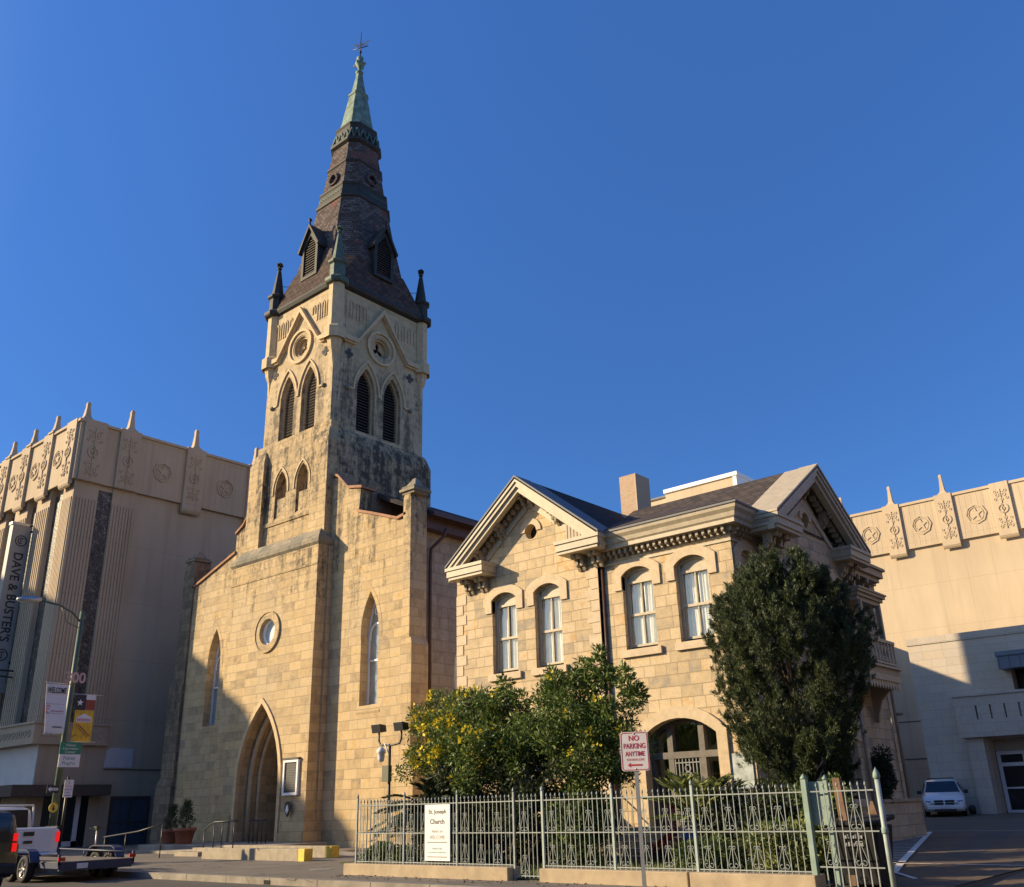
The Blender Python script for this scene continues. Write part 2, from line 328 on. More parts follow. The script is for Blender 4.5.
class MB:
    def __init__(s): s.v = []; s.f = []; s.smooth = []
    def add(s, vs, fs, sm=False):
        b = len(s.v); s.v += [tuple(x) for x in vs]; s.f += [tuple(i+b for i in f) for f in fs]; s.smooth += [sm]*len(fs); return s
    def box(s, x0, x1, y0, y1, z0, z1):
        p = [(x, y, z) for z in (z0, z1) for y in (y0, y1) for x in (x0, x1)]
        return s.add(p, [(0, 2, 3, 1), (4, 5, 7, 6), (0, 1, 5, 4), (2, 6, 7, 3), (0, 4, 6, 2), (1, 3, 7, 5)])
    def fbox(s, fr, u0, u1, v0, v1, w0, w1):
        p = [fr.P(u, v, w) for w in (w0, w1) for v in (v0, v1) for u in (u0, u1)]
        return s.add(p, [(0, 2, 3, 1), (4, 5, 7, 6), (0, 1, 5, 4), (2, 6, 7, 3), (0, 4, 6, 2), (1, 3, 7, 5)])
    def slab(s, fr, outer, holes, w0, w1):
        loops = [outer]+holes; flat = [p for l in loops for p in l]
        tris = tessellate_polygon([[Vector((a, b, 0)) for a, b in l] for l in loops])
        n = len(flat)
        vs = [fr.P(a, b, w0) for a, b in flat]+[fr.P(a, b, w1) for a, b in flat]
        fs = [tuple(t) for t in tris]+[tuple(i+n for i in t) for t in tris]
        k = 0
        for l in loops:
            L = len(l)
            for i in range(L):
                j = (i+1) % L; fs.append((k+i, k+j, k+j+n, k+i+n))
            k += L
        return s.add(vs, fs)
    def ring(s, fr, A, B, w0, w1, closed=False):
        n = len(A); vs = [fr.P(a, b, w) for w in (w0, w1) for L in (A, B) for a, b in L]; fs = []
        for i in range(n if closed else n-1):
            j = (i+1) % n
            fs += [(i, j, n+j, n+i), (2*n+i, 2*n+j, 3*n+j, 3*n+i), (i, j, 2*n+j, 2*n+i), (n+i, n+j, 3*n+j, 3*n+i)]
        if not closed: fs += [(0, n, 3*n, 2*n), (n-1, 2*n-1, 4*n-1, 3*n-1)]
        return s.add(vs, fs)
    def tube(s, pts, r, n=8, r1=None, sm=True, cap=True):
        pts = [Vector(p) for p in pts]; k = len(pts); vs = []; prev = None
        for i, p in enumerate(pts):
            d = (pts[min(i+1, k-1)]-pts[max(i-1, 0)]).normalized()
            a = d.orthogonal().normalized() if prev is None else (prev-d*prev.dot(d)).normalized()
            prev = a; b = d.cross(a); q = r if r1 is None else r+(r1-r)*i/max(1, k-1)
            vs += [p+(a*math.cos(2*math.pi*j/n)+b*math.sin(2*math.pi*j/n))*q for j in range(n)]
        fs = [(i*n+j, i*n+(j+1) % n, (i+1)*n+(j+1) % n, (i+1)*n+j) for i in range(k-1) for j in range(n)]
        if cap: fs += [tuple(range(n)), tuple(range((k-1)*n, k*n))]
        return s.add(vs, fs, sm)
    def bar(s, a, b, t, t2=None):                         # square bar
        a, b = Vector(a), Vector(b); d = (b-a).normalized(); x = Vector((0, 0, 1)) if abs(d.z) < .9 else Vector((1, 0, 0))
        u = d.cross(x).normalized()*t/2; v = d.cross(u).normalized()*(t2 or t)/2
        vs = [p+i*u+j*v for p in (a, b) for i, j in ((-1, -1), (1, -1), (1, 1), (-1, 1))]
        return s.add(vs, [(0, 1, 2, 3), (4, 5, 6, 7), (0, 1, 5, 4), (1, 2, 6, 5), (2, 3, 7, 6), (3, 0, 4, 7)])
    def lathe(s, prof, c=(0, 0, 0), n=16, sm=True, rot=0., axis=None, cap=True):
        vs = []; c = Vector(c); M3 = None
        if axis is not None: M3 = Vector((0, 0, 1)).rotation_difference(Vector(axis)).to_matrix()
        for r, z in prof:
            for j in range(n):
                a = 2*math.pi*j/n+rot; q = Vector((r*math.cos(a), r*math.sin(a), z)); vs.append(c+(M3 @ q if M3 else q))
        k = len(prof); fs = [(i*n+j, i*n+(j+1) % n, (i+1)*n+(j+1) % n, (i+1)*n+j) for i in range(k-1) for j in range(n)]
        if cap: fs += [tuple(range(n)), tuple(range((k-1)*n, k*n))]
        return s.add(vs, fs, sm)
    def loft(s, secs, sm=False, cap=True):
        n = len(secs[0]); k = len(secs); vs = [p for q in secs for p in q]
        fs = [(i*n+j, i*n+(j+1) % n, (i+1)*n+(j+1) % n, (i+1)*n+j) for i in range(k-1) for j in range(n)]
        if cap: fs += [tuple(range(n)), tuple(range((k-1)*n, k*n))]
        return s.add(vs, fs, sm)
    def prism(s, fr, poly, w0, w1): return s.slab(fr, poly, [], w0, w1)
    def poly(s, pts, th=None):
        return s.add(pts, [tuple(range(len(pts)))])

def clean(mesh):
    bm = bmesh.new(); bm.from_mesh(mesh); bmesh.ops.recalc_face_normals(bm, faces=bm.faces); bm.to_mesh(mesh); bm.free()

def link(name, mb, mat, parent=None, bevel=0, norm=True):
    V = np.array([tuple(v) for v in mb.v], dtype=float); lo, hi = V.min(0), V.max(0)
    o = np.array([(lo[0]+hi[0])/2, (lo[1]+hi[1])/2, lo[2]])
    me = bpy.data.meshes.new(name); me.from_pydata([tuple(v) for v in V-o], [], mb.f)
    if norm: clean(me)
    if any(mb.smooth):
        me.polygons.foreach_set('use_smooth', mb.smooth)
    me.materials.append(M[mat] if isinstance(mat, str) else mat)
    ob = bpy.data.objects.new(name, me); COL.objects.link(ob)
    if parent is not None:
        ob.parent = parent; w0 = Vector(parent['_w']); ob.location = Vector(o)-w0; ob['_w'] = tuple(o)
    else: ob.location = o; ob['_w'] = tuple(o)
    if bevel:
        b = ob.modifiers.new('bevel', 'BEVEL'); b.width = bevel; b.segments = 2; b.limit_method = 'ANGLE'; b.angle_limit = R(40)
    return ob
def tag(o, label, cat, group=None):
    o['label'] = label; o['category'] = cat
    if group: o['group'] = group
    return o
def thing(name, label, cat, loc, group=None):
    o = bpy.data.objects.new(name, None); COL.objects.link(o); o.location = loc; o.empty_display_size = .2
    o['_w'] = tuple(loc); return tag(o, label, cat, group)
def part(name, mb, mat, parent, label=None, bevel=0):
    o = link(name, mb, mat, parent, bevel)
    if label: o['label'] = label
    return o
def solo(name, mb, mat, label, cat, group=None, bevel=0): return tag(link(name, mb, mat, None, bevel), label, cat, group)
def struct(name, mb, mat): o = link(name, mb, mat); o['kind'] = 'structure'; return o

def copy_thing(root, offset, label, rotz=0):
    def cp(o, par):
        c = o.copy(); COL.objects.link(c)
        if par: c.parent = par
        for ch in o.children: cp(ch, c)
        return c
    c = cp(root, None); c.location = root.location+Vector(offset); c.rotation_euler.z = rotz; c['label'] = label; return c

def text(s, fr, u, v, w, height, width=None, align='CENTER', bold=0., ext=.004, vertical=False):
    cu = bpy.data.curves.new('t', 'FONT'); cu.body = s; cu.size = 1; cu.align_x = 'LEFT'; cu.extrude = 0; cu.offset = bold; cu.resolution_u = 3
    ob = bpy.data.objects.new('t', cu); COL.objects.link(ob)
    dg = bpy.context.evaluated_depsgraph_get(); me = bpy.data.meshes.new_from_object(ob.evaluated_get(dg))
    bpy.data.objects.remove(ob); bpy.data.curves.remove(cu)
    P = np.array([q.co[:] for q in me.vertices]); F_ = [tuple(p.vertices) for p in me.polygons]; bpy.data.meshes.remove(me)
    lo, hi = P.min(0), P.max(0); sc = height/(hi[1]-lo[1]); sx = sc if width is None else width/(hi[0]-lo[0])
    mb = MB(); k = {'CENTER': (lo[0]+hi[0])/2, 'LEFT': lo[0], 'RIGHT': hi[0]}[align]
    pts = []
    for q in P:
        a = (q[0]-k)*sx; b = (q[1]-lo[1])*sc
        pts.append(fr.P(u+b, v-a, w) if vertical else fr.P(u+a, v+b, w))
    mb.add(pts, F_); return mb

def seg_arch(c, hw, zs, rise, n=10):
    Rr = (hw*hw+rise*rise)/(2*rise); zc = zs+rise-Rr; a0 = math.asin(min(1, hw/Rr))
    return [(c+Rr*math.sin(-a0+2*a0*i/n), zc+Rr*math.cos(-a0+2*a0*i/n)) for i in range(n+1)]
def pointed(c, hw, zs, rise, n=7):
    Rr = (hw*hw+rise*rise)/(2*hw); cx = c-hw+Rr; a1 = math.asin(min(1, rise/Rr)); L = []
    if rise < hw: a1 = math.asin(min(1, rise/Rr))
    for i in range(n+1):
        a = a1*i/n; L.append((cx-Rr*math.cos(a), zs+Rr*math.sin(a)))
    return L+[(2*c-x, z) for x, z in reversed(L[:-1])]
def opening(arch, z0): return [(arch[0][0], z0)]+arch+[(arch[-1][0], z0)]
def circ(c, z, r, n=20): return [(c+r*math.cos(2*math.pi*i/n), z+r*math.sin(2*math.pi*i/n)) for i in range(n)]

# ================================================================= SETTING
g = MB(); g.add([(-1500, -1500, 0), (1500, -1500, 0), (1500, 1500, 0), (-1500, 1500, 0)], [(0, 1, 2, 3)]); struct('ground', g, 'asphalt')
KY = 14.6
g = MB(); g.box(-260, -5.6, KY, 34, -.2, .15); struct('pavement', g, 'paving')
g = MB()
for i in range(90):
    x0 = -5.8-i*1.8; g.box(x0-1.78, x0, KY-.16, KY-.004, -.2, .152)
struct('kerb', g, 'conc')
g = MB(); g.prism(Fr((0, 0, 0), (1, 0, 0), (0, 0, 1), (0, 1, 0)), [(-18.95, 16.1), (-7.3, 16.1), (-8.2, 22), (-10.8, 24.6), (-23.2, 24.6), (-23.2, 19), (-18.95, 18.7)], .1, .185); struct('garden_bed', g, 'lawn')
def alley_z(y): return .012+max(0, y-14.6)*.0165 if y < 24.6 else .177+(y-24.6)*.0125
g = MB(); ys = [13.8, 14.6, 24.6, 76]
zs = [.008, .012, .177, .81]
for i in range(3):
    g.add([(-5.6 if i < 2 else -30, ys[i], zs[i]), (60, ys[i], zs[i]), (60, ys[i+1], zs[i+1]), (-5.6 if i < 1 else (-12 if i < 2 else -30), ys[i+1], zs[i+1])], [(0, 1, 2, 3)])
g.add([(-8.0, 17.2, .157), (-5.6, 14.6, .156), (-5.6, 24.6, .181), (-12.0, 24.6, .181)], [(0, 1, 2, 3)])
struct('alley', g, 'alleyasph')
def mark(name, pts):
    g = MB()
    for a, b, wd in pts:
        a = Vector((a[0], a[1], 0)); b = Vector((b[0], b[1], 0)); n = (b-a).cross(Vector((0, 0, 1))).normalized()*wd/2
        g.add([(p.x, p.y, (max(alley_z(p.y), .186) if p.x < -5.5 else alley_z(p.y))+.008) for p in (a-n, b-n, b+n, a+n)], [(0, 1, 2, 3)])
    struct(name, g, 'line')

mark('parking_line', [((-12.2, 36.6), (-8.35, 22.85), .16), ((-8.2, 22.35), (-7.45, 19.9), .16), ((-13.2, 37.3), (8, 36.9), .1), ((-8.18, 22.4), (6, 22.7), .1), ((-7.45, 19.9), (-3, 13.9), .09)])
mark('hatch_marking', [((-11.6 if y > 25.5 else -10.8+(25-y)*.8, y), (-8.45-(y-22.85)*.28, y+.05), .12) for y in [21.9+.62*i for i in range(21)]])
g = MB(); g.add([(x, y, alley_z(y)+.005) for x, y in ((-8.2, 25), (-7.4, 25), (-9.3, 36), (-10.4, 36))], [(0, 1, 2, 3)]); struct('asphalt_patch', g, 'asphalt')

# ================================================================= CHURCH
CX, CY = -37.95, 30.25
ch = thing('stone_church', 'tall golden limestone church with a slate and copper spire and pointed doorway', 'church', (CX, 26, 0.15))
YA, YT = 27.0, 26.2
fa, ft = front(YA), front(YT)
# aisle front
lan = lambda c: opening(pointed(c, .58, 8.9, 1.75), 5.75)
out = [(-46.4, .1), (-46.4, 13.25), (-42.6, 14.5), (-42.6, 15.6), (-42.0, 15.9), (-41.4, 16.7), (-34.2, 16.75), (-33.3, 15.95), (-32.45, 15.75), (-32.55, 14.62), (-29.3, 13.55), (-29.3, .1)]
g = MB(); g.slab(fa, out, [lan(-43.75), lan(-31.5), opening(pointed(-38.0, 1.9, 2.9, 3.8), .15), circ(-38, 9.65, .8, 20)], -.75, 0); part('facade_wall', g, 'church', ch)
def lancet_window(fr, c, z0, zs, hw, rise, depth, parent, mat='glass', sub='pale stained-glass lancet'):
    inn = opening(pointed(c, hw, zs, rise), z0)
    g = MB(); g.ring(fr, inn, opening(pointed(c, hw-.09, zs, rise-.14), z0+.1), -depth-.08, -depth); g.fbox(fr, c-hw+.05, c+hw-.05, z0+1.9, z0+1.98, -depth-.07, -depth+.02)
    tr = pointed(c, .16, zs+.1, .3)
    g.ring(fr, circ(c, zs+rise*.55, .2, 12), circ(c, zs+rise*.55, .15, 12), -depth-.06, -depth+.01, True)
    g.ring(fr, [(c-hw+.1, zs-.3)]+pointed(c, hw-.09, zs-.1, .55)+[(c+hw-.1, zs-.3)], [(c-hw+.16, zs-.3)]+pointed(c, hw-.15, zs-.1, .48)+[(c+hw-.16, zs-.3)], -depth-.06, -depth+.01)
    f = part('lancet_window', g, 'white', parent)
    p = MB(); p.slab(fr, opening(pointed(c, hw-.05, zs, rise-.08), z0+.05), [], -depth-.05, -depth-.03)
    q = part('pane', p, 'cglass', f)
    b = MB(); b.slab(fr, opening(pointed(c, hw, zs, rise), z0), [], -depth-.14, -depth-.10); part('blind', b, 'lwin', f)
    return f
M['lwin'] = plain('pale_leaded_glass', (.46, .55, .60), .35, .14, 3)
M['cglass'] = glass_mat('leaded_glass_surface', .14, (.9, .95, 1.), .12)
for c in (-43.75, -31.5):
    lancet_window(fa, c, 5.75, 8.9, .58, 1.75, .42, ch)
    g = MB(); g.prism(Fr((c-.75, YA, 0), (0, 1, 0), (1, 0, 0)), [(-.01, 5.42), (-.03, 5.5), (.35, 5.82), (.35, 5.42)], 0, 1.5); part('sill', g, 'church', ch)
    g = MB(); g.ring(fa, opening(pointed(c, .8, 8.9, 2.05), 8.6), opening(pointed(c, .59, 8.9, 1.77), 8.6), -.1, .012); part('window_surround', g, 'church', ch)
def coping(pts, fr, parent, mat='terra', th=.13, proj=.1, back=-.85):
    g = MB(); lo = pts; hi = [(a, b+th) for a, b in pts]
    g.ring(fr, hi, lo, back, proj); part('coping', g, mat, parent)
coping([(-46.5, 13.22), (-42.55, 14.5)], fa, ch); coping([(-42.65, 15.55), (-42.0, 15.9), (-41.3, 16.75)], fa, ch)
coping([(-34.5, 16.9), (-34.1, 16.72), (-33.3, 15.95), (-32.3, 15.75)], fa, ch)
coping([(-32.6, 14.62), (-31.5, 14.25), (-29.8, 13.65), (-29.2, 13.75)], fa, ch)
g = MB(); g.box(-33.0, -32.3, YA+.6, YA+2.5, 13.5, 15.7); part('kneeler_block', g, 'dirty', ch)
# corner buttresses
def butt(x0, x1, dirn, label, mats):
    # stepped buttress: three stages, each a little deeper at the outside
    def stage(z0, z1, e, y0, mat, taper=.0):
        g = MB(); a, b = (x0-e, x1) if dirn < 0 else (x0, x1+e)
        secs = []
        for z, q in ((z0, 0), (z1-.25, 0), (z1, .14)):
            aa, bb = (a+q, b) if dirn < 0 else (a, b-q)
            secs.append([(aa, y0+q*.6, z), (bb, y0+q*.6, z), (bb, y0+.98, z), (aa, y0+.98, z)])
        g.loft(secs); return g
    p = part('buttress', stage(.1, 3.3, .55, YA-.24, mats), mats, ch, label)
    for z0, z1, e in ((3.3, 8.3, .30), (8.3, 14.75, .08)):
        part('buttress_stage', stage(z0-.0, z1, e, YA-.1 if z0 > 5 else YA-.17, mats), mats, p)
    g = MB(); c = (x0+x1)/2+(.05*dirn); y = YA+.38
    for (h, z0, z1) in ((.46, 14.7, 14.82), (.56, 14.82, 14.94), (.48, 14.94, 15.06)): g.box(c-h+.08, c+h-.08, y-h+.02, y+h-.02, z0, z1)
    g.loft([[(c-.34, y-.34, 15.06), (c+.34, y-.34, 15.06), (c+.34, y+.34, 15.06), (c-.34, y+.34, 15.06)], [(c-.08, y-.08, 15.5), (c+.08, y-.08, 15.5), (c+.08, y+.08, 15.5), (c-.08, y+.08, 15.5)]])
    part('buttress_cap', g, 'weather', p)
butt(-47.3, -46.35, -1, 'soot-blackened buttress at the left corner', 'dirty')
butt(-29.35, -28.95, 1, None, 'church')
# nave behind
g = MB(); fr_n = side(-29.5)
nl = [(34.6+i*6.2) for i in range(6)]; nl = [31.0+6.2*i for i in range(6)]
g.slab(fr_n, [(YA+.7, .1), (72, .1), (72, 13.6), (YA+.7, 13.6)], [opening(pointed(c, .75, 7.2, 1.9), 3.2) for c in nl], -.7, 0)
part('nave_wall', g, 'nave', ch)
for c in nl[:3]:
    lancet_window(fr_n, c, 3.2, 7.2, .75, 1.9, .3, ch)
g = MB(); g.box(-46.2, -45.6, YA+.75, 72, .1, 13.4); g.box(-45.6, -29.6, 71.4, 72, .1, 13.4); part('nave_wall', g, 'nave', ch)
g = MB()
for sx, xe in ((1, -28.55), (-1, -47.0)):
    xr = -37.8
    g.loft([[(xe, y, 13.75), (xe, y, 13.98), (xr, y, 18.2), (xr, y, 17.95)] for y in (YA+.9, 72.4)])
part('nave_roof', g, 'darkroof', ch)
g = MB(); g.box(-28.95, -28.45, YA+.95, 72.4, 13.78, 14.0); g.box(-29.45, -28.95, YA+.95, 72.2, 13.3, 13.78); part('eaves_gutter', g, 'gutter', ch)
g = MB(); g.slab(front(71.2), [(-46.5, 13.2), (-29, 13.2), (-37.8, 17.9)], [], -.5, 0); part('gable_wall', g, 'nave', ch)
g = MB(); px, py = -29.32, 28.55
g.tube([(-28.7, 28.95, 13.4), (-28.8, 28.9, 13.05), (px, py+.05, 12.5), (px, py, 11.8), (px, py, .2)], .075); part('downpipe', g, 'gutter', ch)
for z in (11.5, 9, 6.5, 4):
    pass
# tower, lower stage
TX0, TX1 = -41.48, -34.42
def P_arch(hw, zs, rise, z0=.15): return opening(pointed(-38.0, hw, zs, rise), z0)
g = MB(); g.slab(ft, [(TX0, .1), (TX1, .1), (TX1, 13.35), (TX0, 13.35)], [P_arch(1.62, 2.9, 3.45), circ(CX-.05, 9.65, .62, 28)], -.9, 0)
g.box(TX1-.6, TX1, YT+.9, 33.4, .1, 13.35); g.box(TX0, TX0+.6, YT+.9, 33.4, .1, 13.35)
g.slab(side(TX1-.02), [(YT+.55, .1), (YT+.98, .1), (YT+.98, 13.3), (YT+.55, 13.3)], [], -.1, .14)
tw = part('tower_base', g, 'church', ch)
g = MB()
for z0, z1, e in ((.1, .75, .16), (.75, 1.25, .11), (1.25, 1.5, .05)):
    g.fbox(ft, -38+1.95, TX1+e, z0, z1, -.5, e)
    g.box(TX1-.3, TX1+e, YT+.5, YA+.1, z0, z1)
part('plinth', g, 'church', tw)
g = MB()
for z0, z1, e in ((.1, .75, .16), (.75, 1.25, .11), (1.25, 1.5, .05)): g.fbox(ft, TX0-e, -38-1.95, z0, z1, -.5, e)
part('plinth', g, 'church', tw)
g = MB()
secs = [[(TX0-e, YT-e, z), (TX1+e, YT-e, z), (TX1+e, 33.6, z), (TX0-e, 33.6, z)] for e, z in ((0, 13.3), (.1, 13.42), (.12, 13.6), (.02, 13.72), (-.36, 14.2))]
g.loft(secs); part('weathering_course', g, 'weather', tw)
g = MB(); g.fbox(ft, TX0-.02, TX1+.03, 12.35, 12.43, -.1, .035); part('string_course', g, 'church', tw)
# doorway orders
g = MB(); g.ring(ft, P_arch(1.80, 2.9, 3.68), P_arch(1.60, 2.9, 3.42), -.12, .07); part('arch_moulding', g, 'ctrim', tw)
for i, (hw, rise, d0, d1) in enumerate(((1.36, 3.0, .62, .95), (1.12, 2.62, .95, 1.3))):
    g = MB(); g.ring(ft, P_arch(1.75, 2.9, 3.6), P_arch(hw, 2.9, rise), -d1, -d0); part('arch_order', g, 'church', tw)
g = MB(); pts = P_arch(1.42, 2.9, 3.1)
g.tube([ft.P(a, b, -.60) for a, b in pts], .13, 10); part('roll_moulding', g, 'ctrim', tw)
g = MB(); pts = P_arch(1.2, 2.9, 2.74)
g.tube([ft.P(a, b, -.93) for a, b in pts], .09, 10); part('roll_moulding', g, 'ctrim', tw)
g = MB(); g.slab(ft, P_arch(1.2, 2.9, 2.75, .1), [], -2.0, -1.9); dr = part('church_door', g, 'wood', tw)
g = MB()
for k in range(-5, 6): g.fbox(ft, -38+k*.21-.02, -38+k*.21+.02, .2, 4.4, -1.9, -1.885)
g.fbox(ft, -39.1, -36.9, 2.75, 2.95, -1.9, -1.85); part('door_planks', g, 'dark', dr)
g = MB(); g.slab(ft, P_arch(1.2, 2.9, 2.7), [P_arch(1.1, 2.9, 2.6, .2)], -1.95, -1.3); part('door_reveal', g, 'church', tw)
# oculus
g = MB(); c = (CX-.05, 9.65); g.ring(ft, circ(*c, .93, 32), circ(*c, .62, 32), -.15, .05, True); part('oculus_surround', g, 'church', tw)
g = MB(); g.ring(ft, circ(*c, 1.0, 32), circ(*c, .92, 32), -.05, .09, True); part('oculus_moulding', g, 'church', tw)
g = MB(); g.slab(ft, circ(*c, .62, 28), [], -.32, -.28); f = part('oculus_window', g, 'lwin', tw)
g = MB(); g.ring(ft, circ(*c, .62, 28), circ(*c, .55, 28), -.3, -.15, True); part('frame', g, 'white', f)
# tower, middle stage: walls with angle buttresses
YM = 26.62; MX0, MX1 = -41.25, -34.62; fm = front(YM+.28)
lm = lambda c: opening(pointed(c, .46, 17.25, .95), 15.62)
LMC = (-38.75, -36.95)
g = MB(); g.slab(fm, [(MX0+.2, 13.9), (MX1-.2, 13.9), (MX1-.2, 20.0), (MX0+.2, 20.0)], [lm(c) for c in LMC], -.7, 0)
for x0, x1 in ((MX0, MX0+1.25), (MX1-1.25, MX1)):
    g.loft([[(x0+q, YM+q, z), (x1-q, YM+q, z), (x1-q, YM+.7, z), (x0+q, YM+.7, z)] for z, q in ((13.9, 0), (18.9, 0), (19.55, .2), (19.75, .36))])
g.box(MX0+.002, MX0+.6, YM+.702, 33.09, 13.9, 19.6); g.box(MX0+.002, MX1-.91, 33.1, 33.65, 13.9, 19.6)
mid = part('tower_middle_stage', g, 'tower', ch)
g = MB(); g.loft([[(MX1-.9, YM+.702, z), (MX1-q, YM+.702, z), (MX1-q, 33.7-q, z), (MX1-.9, 33.7-q, z)] for z, q in ((13.9, 0), (18.9, 0), (19.55, .2), (19.75, .36))]); part('side_wall', g, 'towerside', mid, 'heavily blackened side wall of the middle tower stage')
for c in LMC:
    g = MB(); g.slab(fm, lm(c), [], -.62, -.55); wv = part('lancet_window', g, 'blindstone', mid)
    g = MB(); g.ring(fm, opening(pointed(c, .46, 17.25, .95), 15.9), opening(pointed(c, .4, 17.25, .87), 15.9), -.55, -.48); part('frame', g, 'ctrim', wv)
    g = MB(); hd = [(c-.7, 16.95)]+pointed(c, .7, 17.15, 1.3)+[(c+.7, 16.95)]; h2 = [(c-.62, 16.95)]+pointed(c, .62, 17.15, 1.2)+[(c+.62, 16.95)]
    g.ring(fm, hd, h2, -.05, .05); part('hood_mould', g, 'ctrim', mid)

g = MB(); g.prism(Fr((MX0+1.1, YM, 0), (0, 1, 0), (1, 0, 0)), [(.22, 15.3), (.2, 15.45), (.34, 15.7), (.34, 15.3)], 0, MX1-MX0-2.2); part('sill', g, 'tower', mid)
# belfry
BX0, BX1, BY0, BY1 = CX-2.87, CX+2.87, 27.03, 33.47
fb, sb = front(BY0), side(BX1)
SYC = (BY0+BY1)/2
bel = None
def belfry_face(fr, c, hw, parent, cut=0.):
    """one wall of the bell stage: twin louvred lights, hood moulds, trefoil roundel, gable and blind arcade"""
    lv = [(c-.93, 0), (c+.93, 0)]
    op = lambda q, d=0: opening(pointed(q, .62-d, 22.3, 1.45-d*1.6), 20.0)
    tre = circ(c, 25.25, .60, 24)
    g = MB(); g.slab(fr, [(c-hw+cut, 19.6), (c+hw, 19.6), (c+hw, 28.0), (c-hw+cut, 28.0)], [op(q) for q, _ in lv]+[tre], -.7, 0)
    wl = part('belfry_wall', g, 'belfry', parent)
    for q, _ in lv:
        g = MB(); g.ring(fr, op(q), op(q, .09), -.42, -.2); lw = part('louvred_opening', g, 'ctrim', wl)
        g = MB()
        for k in range(22):
            z = 20.08+k*.165; hh = .52 if z < 22.3 else .52*math.sqrt(max(0, 1-((z-22.3)/1.42)**1.5))
            if hh < .06: break
            a = [fr.P(q-hh, z, -.28), fr.P(q+hh, z, -.28), fr.P(q+hh, z+.12, -.45), fr.P(q-hh, z+.12, -.45)]
            g.loft([a, [x+Vector((0, 0, .035)) for x in a]])
        part('louvre_slats', g, 'louver', lw)
        g = MB(); g.slab(fr, op(q), [], -.62, -.55); part('dark_backing', g, 'dark', lw)
        g = MB(); g.prism(Fr(fr.P(q-.75, 0, 0), -fr.N, fr.U), [(-.05, 19.78), (-.07, 19.88), (.3, 20.04), (.3, 19.78)], 0, 1.5); part('sill', g, 'ctrim', wl)
    # hood moulds in one run
    for q, s_ in ((c-.93, -1), (c+.93, 1)):
        o = [(q-s_*0, 0)]
        A = pointed(q, .93, 22.25, 1.95); B = pointed(q, .83, 22.25, 1.82)
        n = len(A); 
        g = MB(); g.ring(fr, A, B, -.05, .08)
        x = q+s_*1.2
        lo, hi = sorted((q+s_*.9, x)); g.fbox(fr, lo, hi, 22.2, 22.30, -.04, .07)
        part('hood_mould', g, 'ctrim', wl)
        g = MB(); g.lathe([(.0, 0), (.11, .01), (.14, .06), (.09, .14), (.0, .16)], fr.P(x+s_*.1, 22.2, 0), 10, True, 0, fr.N); part('label_stop', g, 'weather', wl)
        # cross quatrefoil inlay
        g = MB(); qx, qz = c+s_*2.2, 24.2
        for dx, dz in ((0, 0), (.17, 0), (-.17, 0), (0, .17), (0, -.17)): g.slab(fr, circ(qx+dx, qz+dz, .115, 10), [], .005+abs(dx)*.02, .03+abs(dz)*.01)
        part('cross_inlay', g, 'inlay', wl)
    g = MB(); g.ring(fr, circ(c, 25.25, 1.02, 36), circ(c, 25.25, .86, 36), -.05, .12, True); part('roundel_moulding', g, 'ctrim', wl)
    g = MB(); g.ring(fr, circ(c, 25.25, .86, 32), circ(c, 25.25, .66, 32), -.15, .03, True); g.ring(fr, circ(c, 25.25, .72, 32), circ(c, 25.25, .5, 32), -.32, -.12, True); part('roundel_ring', g, 'belfry', wl)
    g = MB(); g.slab(fr, tre, [[(c+.22*math.cos(a)+.20*math.cos(t), 25.25+.22*math.sin(a)+.20*math.sin(t)) for t in [a-2.0+4.0*i/8 for i in range(9)]] for a in (math.pi/2, math.pi*7/6, math.pi*11/6)][:0]+[[(c+r*math.cos(a), 25.25+r*math.sin(a)) for a, r in [(2*math.pi*i/36+math.pi/2, .27+.17*math.cos(3*2*math.pi*i/36)) for i in range(36)]]], -.42, -.3); part('trefoil', g, 'ctrim', wl)
    g = MB(); g.slab(fr, tre, [], -.62, -.58); part('dark_backing', g, 'dark', wl)
    # gable
    ap, ft_, hx = 27.65, 25.15, 1.75
    L = [(c-hw+.1, ft_), (c-hx, ft_), (c, ap), (c+hx, ft_), (c+hw-.1, ft_)]
    L2 = [(c-hw+.1, ft_-.26), (c-hx-.12, ft_-.26), (c, ap-.34), (c+hx+.12, ft_-.26), (c+hw-.1, ft_-.26)]
    L3 = [(a, b-.1) for a, b in L2]
    g = MB(); g.ring(fr, L, L2, -.05, .26); g.ring(fr, L2, L3, -.05, .15); part('gable_moulding', g, 'ctrim', wl)
    g = MB(); g.slab(fr, [(c-hx, ft_-.2), (c+hx, ft_-.2), (c, ap-.3)], [circ(c, 25.25, .9, 24)][:0], -.02, .0-.005); 
    # blind arcade each side of the gable
    for k in range(12):
        g = MB(); a = c-hw+.62+k*(2*hw-1.24)/11
        top = 27.45; base = 26.35
        if abs(a-c) < 1.75*(ap-base)/(ap-ft_)*.98+.16: 
            if abs(a-c) < 1.0: continue
            base = ap-(abs(a-c)-.22)/hx*(ap-ft_)+.35
        if base > 27.1: continue
        g.ring(fr, [(a-.14, base)]+pointed(a, .14, top-.32, .3, 4)+[(a+.14, base)], [(a-.075, base)]+pointed(a, .075, top-.32, .2, 4)+[(a+.075, base)], -.02, .05); part('blind_arch', g, 'belfry', wl)
    
    return wl
M['inlay'] = plain('grey_glazed_inlay', (.085, .08, .072), .9, .3, 12)
belfry_face(fb, CX, 2.87, ch); belfry_face(sb, SYC, (BY1-BY0)/2, ch, .72)
g = MB(); g.box(BX0, BX0+.6, BY0+.72, BY1, 19.6, 28.0); g.box(BX0+.6, BX1-.72, BY1-.6, BY1-.001, 19.6, 28.0); part('belfry_wall', g, 'belfry', ch)
